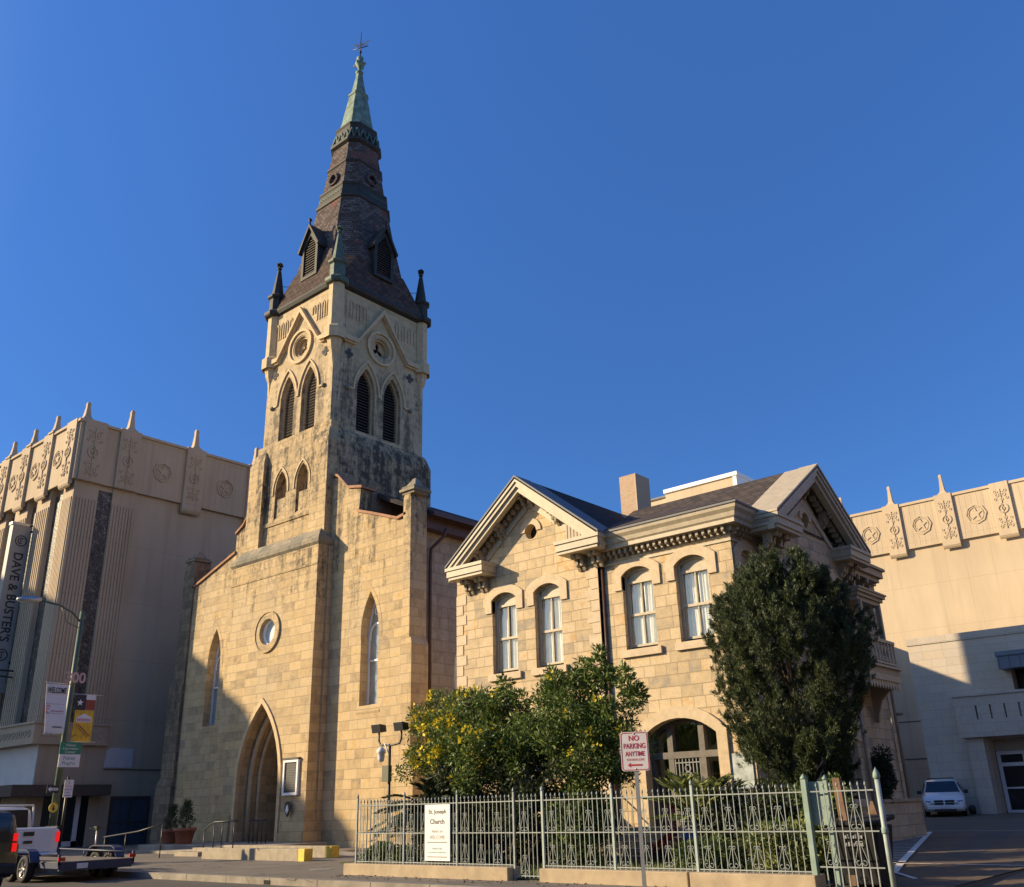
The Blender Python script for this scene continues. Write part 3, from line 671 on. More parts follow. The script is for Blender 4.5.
# corner shafts on corbels and pinnacles
def corner(x, y, mat_p, label):
    g = MB()
    g.lathe([(.10, 22.8), (.16, 23.5), (.20, 23.9), (.34, 24.25), (.36, 24.4), (.44, 24.75), (.44, 24.9), (.56, 25.05), (.60, 24.7), (.60, 25.32), (.46, 25.45), (.43, 25.6), (.43, 28.1)], (x, y, 0), 8, False, R(22.5))
    sh = part('corner_shaft', g, 'ctrim', ch)
    g = MB(); g.lathe([(.62, 28.02), (.68, 28.1), (.68, 28.3), (.52, 28.42), (.44, 28.5), (.44, 29.2), (.56, 29.3), (.56, 29.42), (.36, 29.55), (.12, 31.2), (.07, 31.3), (.14, 31.36), (.14, 31.42), (.05, 31.5), (.05, 31.62)], (x, y, 0), 8, False, R(22.5))
    for a in range(4):
        q = a*math.pi/2; g.lathe([(0, 0), (.09, .03), (.1, .1), (.05, .16), (0, .18)], (x+.13*math.cos(q), y+.13*math.sin(q), 31.56), 6)
    g.lathe([(0, 0), (.09, .04), (.08, .14), (0, .2)], (x, y, 31.66), 6)
    part('pinnacle', g, mat_p, ch, label)
e = .12
corner(BX0+e, BY0+e, 'copperd', None); corner(BX1-e, BY0+e, 'copperm', 'green copper pinnacle on the near corner'); corner(BX1-e, BY1-e, 'copperd', None); corner(BX0+e, BY1-e, 'copperd', None)
# eaves and broach skirt
def oct_sec(a, c, z, fx=1., cx=CX, cy=SYC):
    p = [(-a, -a+c), (-a+c, -a), (a-c, -a), (a, -a+c), (a, a-c), (a-c, a), (-a+c, a), (-a, a-c)]
    return [(cx+x, cy+y*fx, z) for x, y in p]
FX = 1.08
g = MB(); g.loft([oct_sec(a, .05, z, FX) for a, z in ((2.9, 27.95), (3.12, 28.05), (3.2, 28.22), (3.16, 28.38), (2.9, 28.42))]); part('eaves', g, 'copperd', ch)
g = MB(); g.loft([oct_sec(3.12, .10, 28.36, FX), oct_sec(2.88, .45, 29.2, FX), oct_sec(2.66, .95, 30.6, 1.03)]); sk = part('spire_skirt', g, 'skirt', ch)
K = .40
sp_prof = [(2.66, 30.55), (2.22, 33.0), (1.84, 35.35)]
g = MB(); g.loft([oct_sec(a, a*K, z, 1.03 if z < 31 else 1.) for a, z in sp_prof]); sp = part('spire', g, 'slate', ch)
g = MB(); g.loft([oct_sec(a, a*K, z) for a, z in ((1.66, 36.4), (1.40, 38.3), (1.17, 40.0))]); part('spire_upper', g, 'slate', sp)
g = MB(); g.loft([oct_sec(a, a*K, z) for a, z in ((1.92, 35.3), (1.95, 35.42), (1.86, 35.5), (1.74, 36.25), (1.79, 36.33), (1.79, 36.43), (1.66, 36.48))]); part('copper_band', g, 'copperd', sp, 'dark green patterned copper band round the spire')
# relief pattern on the band
g = MB()
for fr_ in (Fr((CX, SYC-1.80, 0), (1, 0, 0), (0, -1, .12)), Fr((CX+1.80, SYC, 0), (0, 1, 0), (1, 0, .12))):
    for k in range(-4, 5):
        a = k*.23
        g.ring(fr_, circ(a, 35.87, .1, 10), circ(a, 35.87, .05, 10), -.1, .035, True)
part('band_relief', g, 'copperm', sp)
g = MB(); g.loft([oct_sec(a, a*K, z) for a, z in ((1.42, 38.2), (1.48, 38.27), (1.48, 38.36), (1.40, 38.42))]); part('moulding', g, 'copperd', sp)
g = MB(); g.loft([oct_sec(a, a*K, z) for a, z in ((1.18, 39.85), (1.36, 39.98), (1.38, 40.15), (1.22, 40.25), (1.12, 40.35), (1.08, 41.3), (1.14, 41.4), (1.12, 41.5))]); gl = part('gallery', g, 'copperd', sp)
g = MB()
ring8 = oct_sec(1.27, 1.27*K, 40.2)
for i in range(8):
    a = Vector(ring8[i]); b = Vector(ring8[(i+1) % 8]); k = 3 if (b-a).length > .75 else 2
    for j in range(k):
        p0 = a.lerp(b, j/k); p1 = a.lerp(b, (j+1)/k); t = (p0+p1)/2+Vector((0, 0, .72)); t += (Vector((CX, SYC, t.z))-t)*.06
        g.bar(p0, t, .09); g.bar(p1, t, .09)
part('crown_tracery', g, 'copperm', gl)
g = MB(); g.loft([oct_sec(a, a*K, z) for a, z in ((1.08, 41.45), (.93, 41.7), (.84, 42.1), (.66, 43.4), (.50, 44.35), (.56, 44.42), (.56, 44.54), (.44, 44.6))]); cp = part('copper_cap', g, 'copper', sp, 'verdigris copper cap of the spire')
g = MB(); g.loft([oct_sec(a, a*K, z) for a, z in ((.43, 44.58), (.2, 46.1), (.18, 46.4))]); g.lathe([(.18, 46.3), (.26, 46.45), (.26, 46.5), (.12, 46.62), (.12, 46.9), (.3, 47.1), (.32, 47.25), (.16, 47.35), (.2, 47.55), (.24, 47.7), (.1, 47.85), (.04, 47.9)], (CX, SYC, 0), 12)
for q in range(4):
    a = q*math.pi/2+.4; g.lathe([(0, -.06), (.1, -.02), (.12, .06), (0, .16)], (CX+.33*math.cos(a), SYC+.33*math.sin(a), 47.15), 8)
part('finial', g, 'copper', cp)
g = MB(); X, Y = CX, SYC
g.tube([(X, Y, 47.8), (X, Y, 49.95)], .045, 8, .02); g.tube([(X-.5, Y-.2, 48.6), (X+.5, Y+.2, 48.6)], .03); g.tube([(X, Y, 48.2), (X, Y, 48.3)], .09)
part('cross', g, 'black', cp)
fv = Fr((X, Y, 0), (.8, .6, 0), (.6, -.8, 0))
g = MB(); g.prism(fv, [(-.55, 48.85), (-.2, 48.95), (0, 48.98), (.28, 49.0), (.42, 49.2), (.62, 49.32), (.52, 49.12), (.34, 48.82), (.1, 48.78), (-.25, 48.7)], -.02, .02); part('weathercock', g, 'galv', cp)
# little hooded openings, upper spire
for fr_, c in ((front(SYC-1.56), CX), (side(CX+1.56), SYC)):
    g = MB(); o = [(c+.46*math.cos(a)*(1 if math.sin(a) < 0 else 1-.35*math.sin(a)), 37.1+.46*math.sin(a)*(1.25 if math.sin(a) > 0 else .8)) for a in [2*math.pi*i/20 for i in range(20)]]
    i_ = [(c+(x-c)*.66, 37.1+(z-37.1)*.66) for x, z in o]
    g.ring(fr_, o, i_, -.3, .16, True); f = part('spire_opening', g, 'slate', sp)
    g = MB(); g.slab(fr_, i_, [], -.2, -.02); part('trefoil_void', g, 'dark', f)
# dormers with louvres low on the spire
for fr_, c in ((front(SYC-2.98), CX), (side(CX+2.9), SYC)):
    g = MB(); W = .72
    g.slab(fr_, [(c-W, 29.7), (c+W, 29.7), (c+W, 31.9), (c, 33.0), (c-W, 31.9)], [[(c-.52, 29.9), (c+.52, 29.9), (c+.52, 31.75), (c, 32.5), (c-.52, 31.75)]], -.35, .06)
    g.fbox(fr_, c-W, c-W+.1, 29.7, 31.9, -1.3, -.35); g.fbox(fr_, c+W-.1, c+W, 29.7, 31.9, -1.3, -.35)
    d = part('dormer', g, 'copperd', sp)
    g = MB()
    for k in range(15):
        z = 30.03+k*.165; hh = .5 if z < 31.75 else .5*(1-(z-31.75)/.75)
        if hh < .05: break
        a = [fr_.P(c-hh, z, -.02), fr_.P(c+hh, z, -.02), fr_.P(c+hh, z+.1, -.16), fr_.P(c-hh, z+.1, -.16)]
        g.loft([a, [x+Vector((0, 0, .035)) for x in a]])
    part('louvre_slats', g, 'louver', d)
    g = MB(); g.slab(fr_, [(c-.6, 29.85), (c+.6, 29.85), (c+.6, 31.8), (c, 32.6), (c-.6, 31.8)], [], -.3, -.24); part('dark_backing', g, 'dark', d)
    g = MB(); g.ring(fr_, [(c-W-.22, 31.62), (c, 33.22), (c+W+.22, 31.62)], [(c-W-.14, 31.48), (c, 33.02), (c+W+.14, 31.48)], -1.35, .22)
    g.lathe([(.05, 33.2), (.05, 33.4), (.13, 33.48), (.05, 33.6), (0, 33.66)], fr_.P(c, 0, .15), 8); part('dormer_roof', g, 'copperd', d)
# stay wires of the outer pinnacles
for x, y, dx, dy in ((BX0+e, BY0+e, 1, .9), (BX1-e, BY1-e, -1, -1)):
    for z in (29.6, 30.2):
        g = MB(); g.tube([(x, y, z), (x+dx*1.2, y+dy*1.2, z-.1)], .018, 5); part('stay_rod', g, 'black', ch)
g = MB(); g.box(TX0+.2, TX1-.2, YT+.9, 33.4, 13.0, 13.3); g.box(MX0+.3, MX1-.3, YM+.5, 33.5, 19.4, 19.6); part('tower_floor', g, 'weather', ch)

# notice board, plaque
nb = thing('notice_board', 'black notice board in white frame beside church door', 'notice board', (-35.45, YT, 2.3))
g = MB(); o = [(-35.98, 2.25), (-34.92, 2.25), (-34.92, 3.72), (-35.98, 3.72)]; i_ = [(-35.88, 2.36), (-35.02, 2.36), (-35.02, 3.61), (-35.88, 3.61)]
g.ring(ft, o, i_, .0, .12, True); part('frame', g, 'white', nb)
g = MB(); g.fbox(ft, -35.89, -35.01, 2.35, 3.62, .02, .06); bd = part('board', g, 'ink', nb)
for k in range(11):
    g = MB(); z = 3.5-k*.1; a = .34 if k != 4 else .22
    x = -35.45-a
    while x < -35.45+a:
        l = random.uniform(.04, .12); g.fbox(ft, x, min(x+l, -35.45+a), z, z+.035, .061, .064); x += l+.03
    part('text_line', g, 'dimtext', bd)
g = MB(); g.fbox(ft, -36.02, -34.88, 3.72, 3.80, 0, .15); part('cap', g, 'ink', nb)
g = MB(); c = -35.4; g.slab(ft, [(c-.17, 1.95), (c-.2, 1.75), (c-.1, 1.5), (c, 1.38), (c+.1, 1.5), (c+.2, 1.75), (c+.17, 1.95), (c, 2.02)], [], .16, .20); o = solo('wall_plaque', g, 'ink', 'small dark shield plaque below the church notice board', 'plaque')
g = MB(); g.slab(ft, [(c-.06, 1.8), (c-.1, 1.65), (c, 1.5), (c+.1, 1.65), (c+.06, 1.8), (c, 1.88)], [], .2, .215); part('emblem', g, 'white', o)

# ================================================================= STONE HOUSE BESIDE THE CHURCH
HX0, HXM, HX1 = -23.1, -16.85, -12.2
YG, YH = 23.85, 24.0
fg, fh = front(YG), front(YH)
hs = thing('stone_house', 'two-storey golden stone house with cream gables and bracketed cornice beside the church', 'house', (-17.6, 24, .15))
def h_open(c, hw, z0, zs, rise): return opening(seg_arch(c, hw, zs, rise, 10), z0)
GW = [(-20.85, 5.72), (-18.95, 5.72)]; RW = [(-15.5, 5.9), (-13.58, 5.9)]
W_ = lambda c, z0: h_open(c, .56, z0, z0+2.28, .24)
DC = -14.45
door_o = h_open(DC, 1.22, .9, 3.35, .46)
g = MB(); g.slab(fg, [(HX0, .1), (HXM, .1), (HXM, 9.2), (-19.55-.0, 11.9), (HX0, 9.2)], [h_open(q[0], .56, q[1], q[1]+2.5, .22) for q in GW]+[circ(-19.55, 10.35, .26, 20)], -.6, 0)
g.box(HXM-.6, HXM, YG+.6, YH+.2, .1, 9.2)
hw_ = part('wall', g, 'house', hs)
g = MB(); g.slab(fh, [(HXM-.2, .1), (HX1, .1), (HX1, 9.1), (HXM-.2, 9.1)], [W_(*q) for q in RW]+[door_o], -.6, -.002); part('wall', g, 'house', hs)
XB = -11.7; sd, sbw = side(HX1), side(XB)
SW = (24.85, 5.9)
g = MB(); g.slab(sd, [(YH+.6, .1), (34, .1), (34, 9.1), (YH+.6, 9.1)], [], -.6, -.3)
g.slab(sd, [(YH+.002, .1), (25.8, .1), (25.8, 9.1), (YH+.002, 9.1)], [h_open(24.85, .45, 5.9, 8.2, .25)], -.3, 0); part('wall', g, 'house', hs)
SB = [(27.2, 5.9), (29.4, 5.9)]
g = MB(); g.slab(sbw, [(25.8, .1), (30.8, .1), (30.8, 9.1), (28.35, 11.1), (25.8, 9.1)], [h_open(c, .5, z, z+2.25, .27) for c, z in SB]+[circ(28.35, 10.0, .25, 18)]+[h_open(c, .5, 1.5, 3.6, .27) for c, z in SB], -.6, 0); part('wall', g, 'house', hs)
g = MB(); g.box(HX0, HX0+.5, YG+.6, 36, .1, 9.2); g.box(HX0, -12.5, 35.5, 36, .1, 9.1); part('wall', g, 'house', hs)
# rear porch wing
g = MB(); g.box(-13, -12.0, 30.8, 34.0, .1, 7.72); part('rear_wing_wall', g, 'house', hs)
# quoins
def quoins(fr, c0, c1, side_, z0=.2, z1=9.0):
    g = MB(); k = 0; z = z0
    while z < z1-.2:
        a = .46 if k % 2 else .30
        lo, hi = (c0, c0+a) if side_ > 0 else (c1-a, c1)
        g.fbox(fr, lo-.012, hi, z, z+.33, -.15, .022); z += .352; k += 1
    part('quoins', g, 'quoin', hs)
quoins(fg, HX0, 0, 1, .2, 8.6); quoins(fg, 0, HXM, -1, .2, 8.6)
g = MB(); g.fbox(fh, HXM+.02, HXM+.13, .2, 8.9, .0, .02); 
def sash(fr, c, z0, hw, zs, rise, parent, depth=.27, curtain=True):
    o = h_open(c, hw, z0, zs, rise); i_ = h_open(c, hw-.085, z0+.1, zs-.0, rise-.09)
    g = MB(); g.ring(fr, o, i_, -depth, -depth+.1)
    g.fbox(fr, c-hw+.05, c+hw-.05, zs-.23, zs-.16, -depth+.0, -depth+.095)
    g.slab(fr, [(c-hw+.06, zs-.16)]+[(a, b) for a, b in seg_arch(c, hw-.06, zs-.02, rise-.06, 8)][1:-1]+[(c+hw-.06, zs-.16)], [], -depth+.01, -depth+.05)
    f = part('window', g, 'paint', parent)
    zs0 = zs; zs = zs-.14
    zm = (z0+zs)/2
    g = MB(); g.fbox(fr, c-hw+.07, c+hw-.07, zm-.035, zm+.045, -depth-.03, -depth+.075)
    for a, b in ((c-hw+.08, c-hw+.135), (c+hw-.135, c+hw-.08), (c-.016, c+.016)): g.fbox(fr, a, b, z0+.1, zm, -depth+.0, -depth+.045); g.fbox(fr, a, b, zm, zs-.08, -depth+.02, -depth+.065)
    g.fbox(fr, c-hw+.08, c+hw-.08, z0+.1, z0+.17, -depth, -depth+.05)
    part('sash_bars', g, 'paint', f)
    p = MB(); p.fbox(fr, c-hw+.1, c+hw-.1, z0+.1, zs-.05, -depth+.005, -depth+.015); part('pane', p, 'glass', f)
    if curtain:
        g = MB()
        for s_ in (-1, 1):
            n = 14; A = []; B = []
            inner = c+s_*random.uniform(.0, .05); outer = c+s_*(hw-.08)
            for i in range(n+1):
                u = outer+(inner-outer)*i/n; w_ = -depth-.055+.022*math.sin(i*1.9+c*3)
                A.append(fr.P(u, zs, w_)); B.append(fr.P(u+s_*.03*math.sin(i), z0+.12, w_+.02*math.sin(i*1.3)))
            vs_ = A+B; g.add(vs_, [(i, i+1, n+2+i, n+1+i) for i in range(n)])
        cu = link('curtain', g, 'curtain', f, norm=False)
    g = MB(); g.fbox(fr, c-hw, c+hw, z0, zs0+rise, -depth-.42, -depth-.38); part('dark_room', g, 'roomdark', f)
    return f
M['roomdark'] = plain('dim_interior', (.12, .12, .12), .9, .2)
def hood(fr, c, z0, hw, zs, rise, parent):
    t = .27
    g = MB(); A = [(c-hw-t-.02, zs-.42)]+seg_arch(c, hw+t+.02, zs+.18, rise+.10, 10)+[(c+hw+t+.02, zs-.42)]
    B = [(c-hw, zs-.42)]+seg_arch(c, hw, zs, rise, 10)+[(c+hw, zs-.42)]
    g.ring(fr, A, B, -.15, .055); h = part('window_hood', g, 'hood', parent)
    g = MB(); g.fbox(fr, c-hw-.16, c+hw+.16, z0-.22, z0, -.35, .10); part('sill', g, 'quoin', parent)
for c, z in GW: sash(fg, c, z, .56, z+2.5, .22, hs); hood(fg, c, z, .56, z+2.5, .22, hs)
for c, z in RW: sash(fh, c, z, .56, z+2.28, .24, hs); hood(fh, c, z, .56, z+2.28, .24, hs)
sash(sd, 24.85, 5.9, .45, 8.2, .25, hs, .2); hood(sd, 24.85, 5.9, .45, 8.2, .25, hs)
for c, z in SB:
    sash(sbw, c, z, .5, z+2.25, .27, hs); hood(sbw, c, z, .5, z+2.25, .27, hs)
    sash(sbw, c, 1.5, .5, 3.6, .27, hs); hood(sbw, c, 1.5, .5, 3.6, .27, hs)
def roundel(fr, c, z):
    g = MB(); A = [(c+.46*math.cos(a), z+.46*math.sin(a)) for a in [math.pi*i/12 for i in range(13)]]; B = [(c+.26*math.cos(a), z+.26*math.sin(a)) for a in [math.pi*i/12 for i in range(13)]]
    g.ring(fr, A, B, -.1, .05); part('roundel_hood', g, 'hood', hs)
    g = MB(); g.slab(fr, circ(c, z, .27, 20), [], -.4, -.3); part('round_window', g, 'dark', hs)
roundel(fg, -19.55, 10.35); roundel(sbw, 28.35, 10.0)
# scroll bracket
def scroll(mb, fr, u, z, wd=.13, h=.55, d=.5):
    pr = [(0, 0), (d, 0), (d, -.12*h), (d*.86, -.22*h), (d*.62, -.28*h), (d*.52, -.45*h), (d*.5, -.6*h), (d*.3, -.7*h), (d*.26, -.85*h), (d*.16, -h), (0, -h)]
    mb.prism(Fr(fr.P(u-wd/2, z, 0), fr.N, fr.U), pr, 0, wd)
    mb.tube([fr.P(u-wd/2-.02, z-.17*h, d*.8), fr.P(u+wd/2+.02, z-.17*h, d*.8)], .09*h/.55, 10)
    mb.tube([fr.P(u-wd/2-.02, z-.62*h, d*.36), fr.P(u+wd/2+.02, z-.62*h, d*.36)], .07*h/.55, 10)
def cornice_prof(): return [(0, -.16), (.10, -.16), (.10, -.02), (.38, -.02), (.38, .10), (.43, .15), (.46, .27), (.54, .37), (.56, .46), (.56, .49), (0, .49)]
# front right cornice and its side return
g = MB()
pr = cornice_prof()
A = [fh.P(HXM-.05, 9.05+b, a) for a, b in pr]; B = [Vector((HX1+a, YH-a, 9.05+b)) for a, b in pr]; C_ = [Vector((HX1+a, 25.75, 9.05+b)) for a, b in pr]
g.loft([A, B, C_]); co = part('cornice', g, 'paint', hs)
g = MB(); g.ring(Fr((0, 0, 0), (1, 0, 0), (0, 0, 1), (0, 1, 0)), [(HXM-.1, YH-.60), (HX1+.60, YH-.60), (HX1+.60, 25.7)], [(HXM-.1, YH-.2), (HX1+.2, YH-.2), (HX1+.2, 25.7)], 9.53, 9.59); part('metal_gutter', g, 'galvroof', co)
for k in range(21):
    g = MB(); u = HXM+.30+k*(HX1-HXM-.35)/20.2
    g.fbox(fh, u-.042, u+.042, 8.90, 9.03, .0, .26); g.fbox(fh, u-.036, u+.036, 8.80, 8.90, .0, .15); g.tube([fh.P(u-.044, 8.91, .20), fh.P(u+.044, 8.91, .20)], .055, 8); part('modillion', g, 'paintd', co)
for k in range(7):
    g = MB(); u = 24.12+k*.235
    g.fbox(sd, u-.042, u+.042, 8.90, 9.03, .0, .26); g.fbox(sd, u-.036, u+.036, 8.80, 8.90, .0, .15); part('modillion', g, 'paintd', co)
g = MB(); g.fbox(fh, HXM+.14, HX1+.03, 8.60, 8.68, -.1, .04); g.fbox(sd, YH-.03, 25.78, 8.60, 8.68, -.1, .04); part('frieze_moulding', g, 'paint', co)
# ---- gables
def gable(fr, c, hw, zf, za, zwall, wall_hw, ovh, back, ends, roofmat, name):
    """barge boards, cornice returns, brackets and the roof behind, in frame fr (w = out of the wall)"""
    s_ = (za-zf)/hw
    g = MB()
    def rake(o0, o1, w0, w1):                           # band between two offsets below the roof line
        g.ring(fr, [(c-hw, zf-o0), (c, za-o0), (c+hw, zf-o0)], [(c-hw, zf-o1), (c, za-o1), (c+hw, zf-o1)], w0, w1)
    rake(.0, .10, -.1, ovh+.05); rake(.10, .26, ovh-.22, ovh); rake(.26, .44, ovh-.30, ovh-.08)
    bb = part('barge_board', g, 'paint', hs)
    g = MB(); g.ring(fr, [(c-hw+.0, zf-.15), (c, za-.15), (c+hw, zf-.15)], [(c-hw, zf-.2), (c, za-.2), (c+hw, zf-.2)], -.05, ovh-.22); part('soffit', g, 'paintd', bb)
    d_ = .95
    g = MB(); g.ring(fr, [(c-wall_hw, zwall+(hw-wall_hw)*0+.15), (c, zwall+.15+wall_hw*s_)], [(c-wall_hw, zwall-.08), (c, zwall-.08+wall_hw*s_)], -.02, .06)
    g.ring(fr, [(c, zwall+.15+wall_hw*s_), (c+wall_hw, zwall+.15)], [(c, zwall-.08+wall_hw*s_), (c+wall_hw, zwall-.08)], -.02, .06); part('rake_moulding', g, 'paint', bb)
    for e in ends:
        g = MB(); L = 1.72
        a, b = (c-hw-.02, c-hw+L) if e < 0 else (c+hw-L, c+hw+.02)
        for (z0, z1, q) in ((zf-.40, zf-.30, .09), (zf-.30, zf-.08, .03), (zf-.08, zf+.03, -.02)):
            g.fbox(fr, a+q if e < 0 else a+q*.6, b-q*.6 if e < 0 else b-q, z0, z1, -.3, ovh+.06-q*.9)
        part('cornice_return', g, 'paint', hs)
        for u in ((.42, .62, 1.08, 1.28) if True else ()):
            uu = c+e*(hw-u)
            g = MB(); scroll(g, fr, uu, zf-.4, .11, .48, .46); part('bracket', g, 'paintd', hs)
        g = MB(); uu = c+e*(hw-.52); lo, hi = sorted((c+e*(hw-.32), c+e*(hw-1.42))); g.fbox(fr, lo, hi, zf-.74, zf-.4, .0, .05); part('bracket_plate', g, 'paintd', hs)
    # paired brackets up the rake and at the apex
    for t in (-.74, -.70, -.42, -.38, -.05, .05, .38, .42):
        u = c+t*hw*.92; z = za-.36-abs(t)*.92*(za-zf)
        g = MB(); scroll(g, fr, u, z, .10, .44, ovh-.2); part('bracket', g, 'paintd', hs)
    g = MB()
    k = -.86
    while k < .87:
        if abs(k) > .12:
            g = MB(); u = c+k*hw*.92; z = za-.36-abs(k)*.92*(za-zf); g.fbox(fr, u-.045, u+.045, z-.16, z+.02, .05, .26); part('dentil', g, 'paintd', bb)
        k += .065
    # roof slabs
    g = MB()
    for e in (-1, 1):
        q = [fr.P(c, za+.02, -back), fr.P(c+e*hw, zf+.02, -back), fr.P(c+e*hw, zf+.02, -ovh*.6), fr.P(c, za+.02, -ovh*.6)]
        n_ = Vector((0, 0, .09)); g.loft([q, [x+n_ for x in q]])
    part('roof', g, roofmat, hs)
    g = MB()
    for e in (-1, 1):
        for w0, w1, lift in (((-.62, -.02, .04), (-.02, ovh+.08, .06)) if name == 'front' else ((-.42, .08, .05), (.08, ovh+.08, .07))):
            q = [fr.P(c, za+lift, w0), fr.P(c+e*hw*1.012, zf+lift-.02, w0), fr.P(c+e*hw*1.012, zf+lift-.02, w1), fr.P(c, za+lift, w1)]
            g.loft([q, [x+Vector((0, 0, .07)) for x in q]])
    part('verge_flashing', g, 'paint' if name == 'side' else 'galvroof', hs)
gable(fg, -19.55, 3.32, 9.47, 12.08, 9.0, 2.95, .75, 5.6, (-1, 1), 'darkroof', 'front')
gable(sbw, 28.3, 3.55, 9.35, 11.64, 8.95, 2.5, .65, 6.5, (-1, 1), 'shingle', 'side')
# boarded triangle beside the right end of the front gable
g = MB(); g.slab(fg, [(-17.78, 9.58), (-16.55, 9.58), (-17.78, 10.5)], [], .30, .36)
for k in range(8): g.fbox(fg, -17.75+k*.13, -17.72+k*.13, 9.6, 10.42-k*.1, .36, .375)
part('boarded_infill', g, 'paintd', hs)
# main roof with its ridge along the street
g = MB()
ry0, ry1, rr = YH-.56, 33.4, 28.35
e0, e1, hp = -11.66, -16.45, -17.0
for A in ([(e1, ry0, 9.55), (e0, ry0, 9.55), (hp, rr, 11.45), (-20.0, rr, 11.45)], [(e0, ry0, 9.55), (e0, ry1, 9.55), (hp, rr, 11.45)], [(e0, ry1, 9.55), (-20.0, ry1, 9.55), (-20.0, rr, 11.45), (hp, rr, 11.45)]):
    A = [Vector(x) for x in A]; g.loft([A, [x+Vector((0, 0, .08)) for x in A]])
part('roof', g, 'shingle', hs)
g = MB(); g.box(-23, -12.4, 33.2, 36, 9.1, 9.4); part('roof_infill', g, 'paintd', hs)
# chimney
g = MB(); g.slab(front(29.0), [(-19.2, 10.8), (-18.46, 10.8), (-18.46, 13.5), (-19.2, 13.5)], [], -.95, 0); chm = part('chimney', g, 'chimney', hs)
g = MB(); g.box(-18.475, -18.44, 28.985, 29.97, 10.8, 13.5); part('chimney_render', g, 'stucco_c', chm)
# downpipes
g = MB(); x = HXM+.10; g.tube([(x, YH-.06, 8.95), (x, YH-.075, .3)], .05); part('downpipe', g, 'gutter', hs)
g = MB(); g.tube([(-11.75, 25.72, 9.1), (-11.9, 25.68, 8.6), (-11.95, 25.66, 8.3), (-11.95, 25.66, .4)], .055); part('downpipe', g, 'paintd', hs)
g = MB(); g.tube([(-11.85, 34.1, 8.0), (-11.85, 34.1, .4)], .06); g.tube([(-11.85, 34.1, 4.2), (-11.6, 34.15, 4.2)], .05); part('downpipe', g, 'paintd', hs)
g = MB(); g.tube([(-11.62, 30.3, 5.2), (-11.62, 30.3, .6)], .05); part('downpipe', g, 'paintd', hs)
# entrance
g = MB(); g.ring(fh, h_open(DC, 1.52, .9, 3.42, .72), h_open(DC, 1.20, .9, 3.35, .45), -.25, .09); en = part('door_surround', g, 'hood', hs)
g = MB(); g.ring(fh, door_o, h_open(DC, 1.1, .95, 3.3, .41), -.45, -.28)
for u in (-.52, .52): g.fbox(fh, DC+u-.09, DC+u+.09, .9, 3.72, -.45, -.26)
g.fbox(fh, DC-1.2, DC+1.2, 2.72, 2.90, -.45, -.255); fr_d = part('door_frame', g, 'greywood', en)
g = MB(); g.slab(fh, h_open(DC, 1.12, .95, 3.3, .41), [], -.44, -.42); part('door_glass', g, 'dglass', fr_d)
g = MB(); g.slab(fh, h_open(DC, 1.15, .9, 3.3, .44), [], -1.0, -.9); part('dark_hall', g, 'dark', fr_d)
g = MB()
for k in range(8): u = DC-.40+k*.114; g.fbox(fh, u-.014, u+.014, .95, 2.7, -.30, -.275)
for z in (1.05, 1.8, 2.6): g.fbox(fh, DC-.42, DC+.42, z-.015, z+.015, -.298, -.27)
for z, r_ in ((2.2, .16), (2.2, .09), (1.75, .12), (2.45, .1)): g.ring(fh, circ(DC, z, r_, 14), circ(DC, z, r_-.025, 14), -.275, -.262, True)
part('iron_screen_door', g, 'iron2', fr_d)
# steps, cheek walls, handrails
st = thing('entrance_steps', 'pale stone steps with cheek walls up to the arched house door', 'steps', (-14.9, 22, .15))
for k in range(5):
    g = MB(); g.box(-17.0, -13.3, 21.4+k*.38, YH+.3-.31, .12, .16+(k+1)*.155); part('step', g, 'stepst', st)
for x in (-17.3, -13.3):
    g = MB(); g.loft([[(x, y, .1), (x+.32, y, .1), (x+.32, y, z), (x, y, z)] for y, z in ((21.2, .75), (21.9, .8), (23.9, 1.45))]); part('cheek_wall', g, 'stepst', st)
g = MB()
for x in (-17.1,):
    g.tube([(x, 21.3, .3), (x, 21.3, 1.15), (x, 21.5, 1.3), (x, 23.8, 2.1)], .025)
    for k in range(8): y = 21.5+k*.3; g.tube([(x, y, .7+k*.1), (x, y, 1.3+k*.105)], .012, 6)
part('handrail', g, 'iron', st)
# balcony on the far side
bl = part('balcony', MB().box(-12.2, -10.95, 29.9, 32.6, 5.25, 5.45), 'paintd', hs)
g = MB()
for z0, z1, o in ((5.05, 5.25, .0), (5.45, 5.52, .1)): g.box(-12.2, -10.95+o, 29.9-o, 32.6+o, z0, z1)
part('floor_moulding', g, 'paint', bl)
g = MB(); fx, fy = side(-11.0), front(29.95)
for fr, a0, a1 in ((fx, 29.95, 32.55), (fy, -12.1, -11.0)):
    g.fbox(fr, a0, a1, 6.3, 6.4, -.06, .06); g.fbox(fr, a0, a1, 5.6, 5.66, -.04, .04)
    n = int((a1-a0)/.26)
    for k in range(n+1):
        u = a0+k*(a1-a0)/n; g.fbox(fr, u-.03, u+.03, 5.5, 6.32, -.025, .025)
        if k < n: g.ring(fr, [(u+.03, 6.02)]+pointed(u+.13, .10, 6.02, .2, 4)+[(u+.23, 6.02)], [(u+.06, 6.02)]+pointed(u+.13, .07, 6.02, .15, 4)+[(u+.2, 6.02)], -.02, .02); g.ring(fr, circ(u+.13, 5.78, .08, 8), circ(u+.13, 5.78, .045, 8), -.02, .02, True)
part('balustrade', g, 'paint', bl)
g = MB()
for fr, a0, a1 in ((fx, 29.95, 32.55), (fy, -12.1, -11.0)):
    n = int((a1-a0)/.22)
    for k in range(n): u = a0+(k+.5)*(a1-a0)/n; g.slab(fr, [(u-.1, 5.06), (u+.1, 5.06), (u+.1, 4.92), (u, 4.78), (u-.1, 4.92)], [], -.03, .0)
part('valance', g, 'paint', bl)
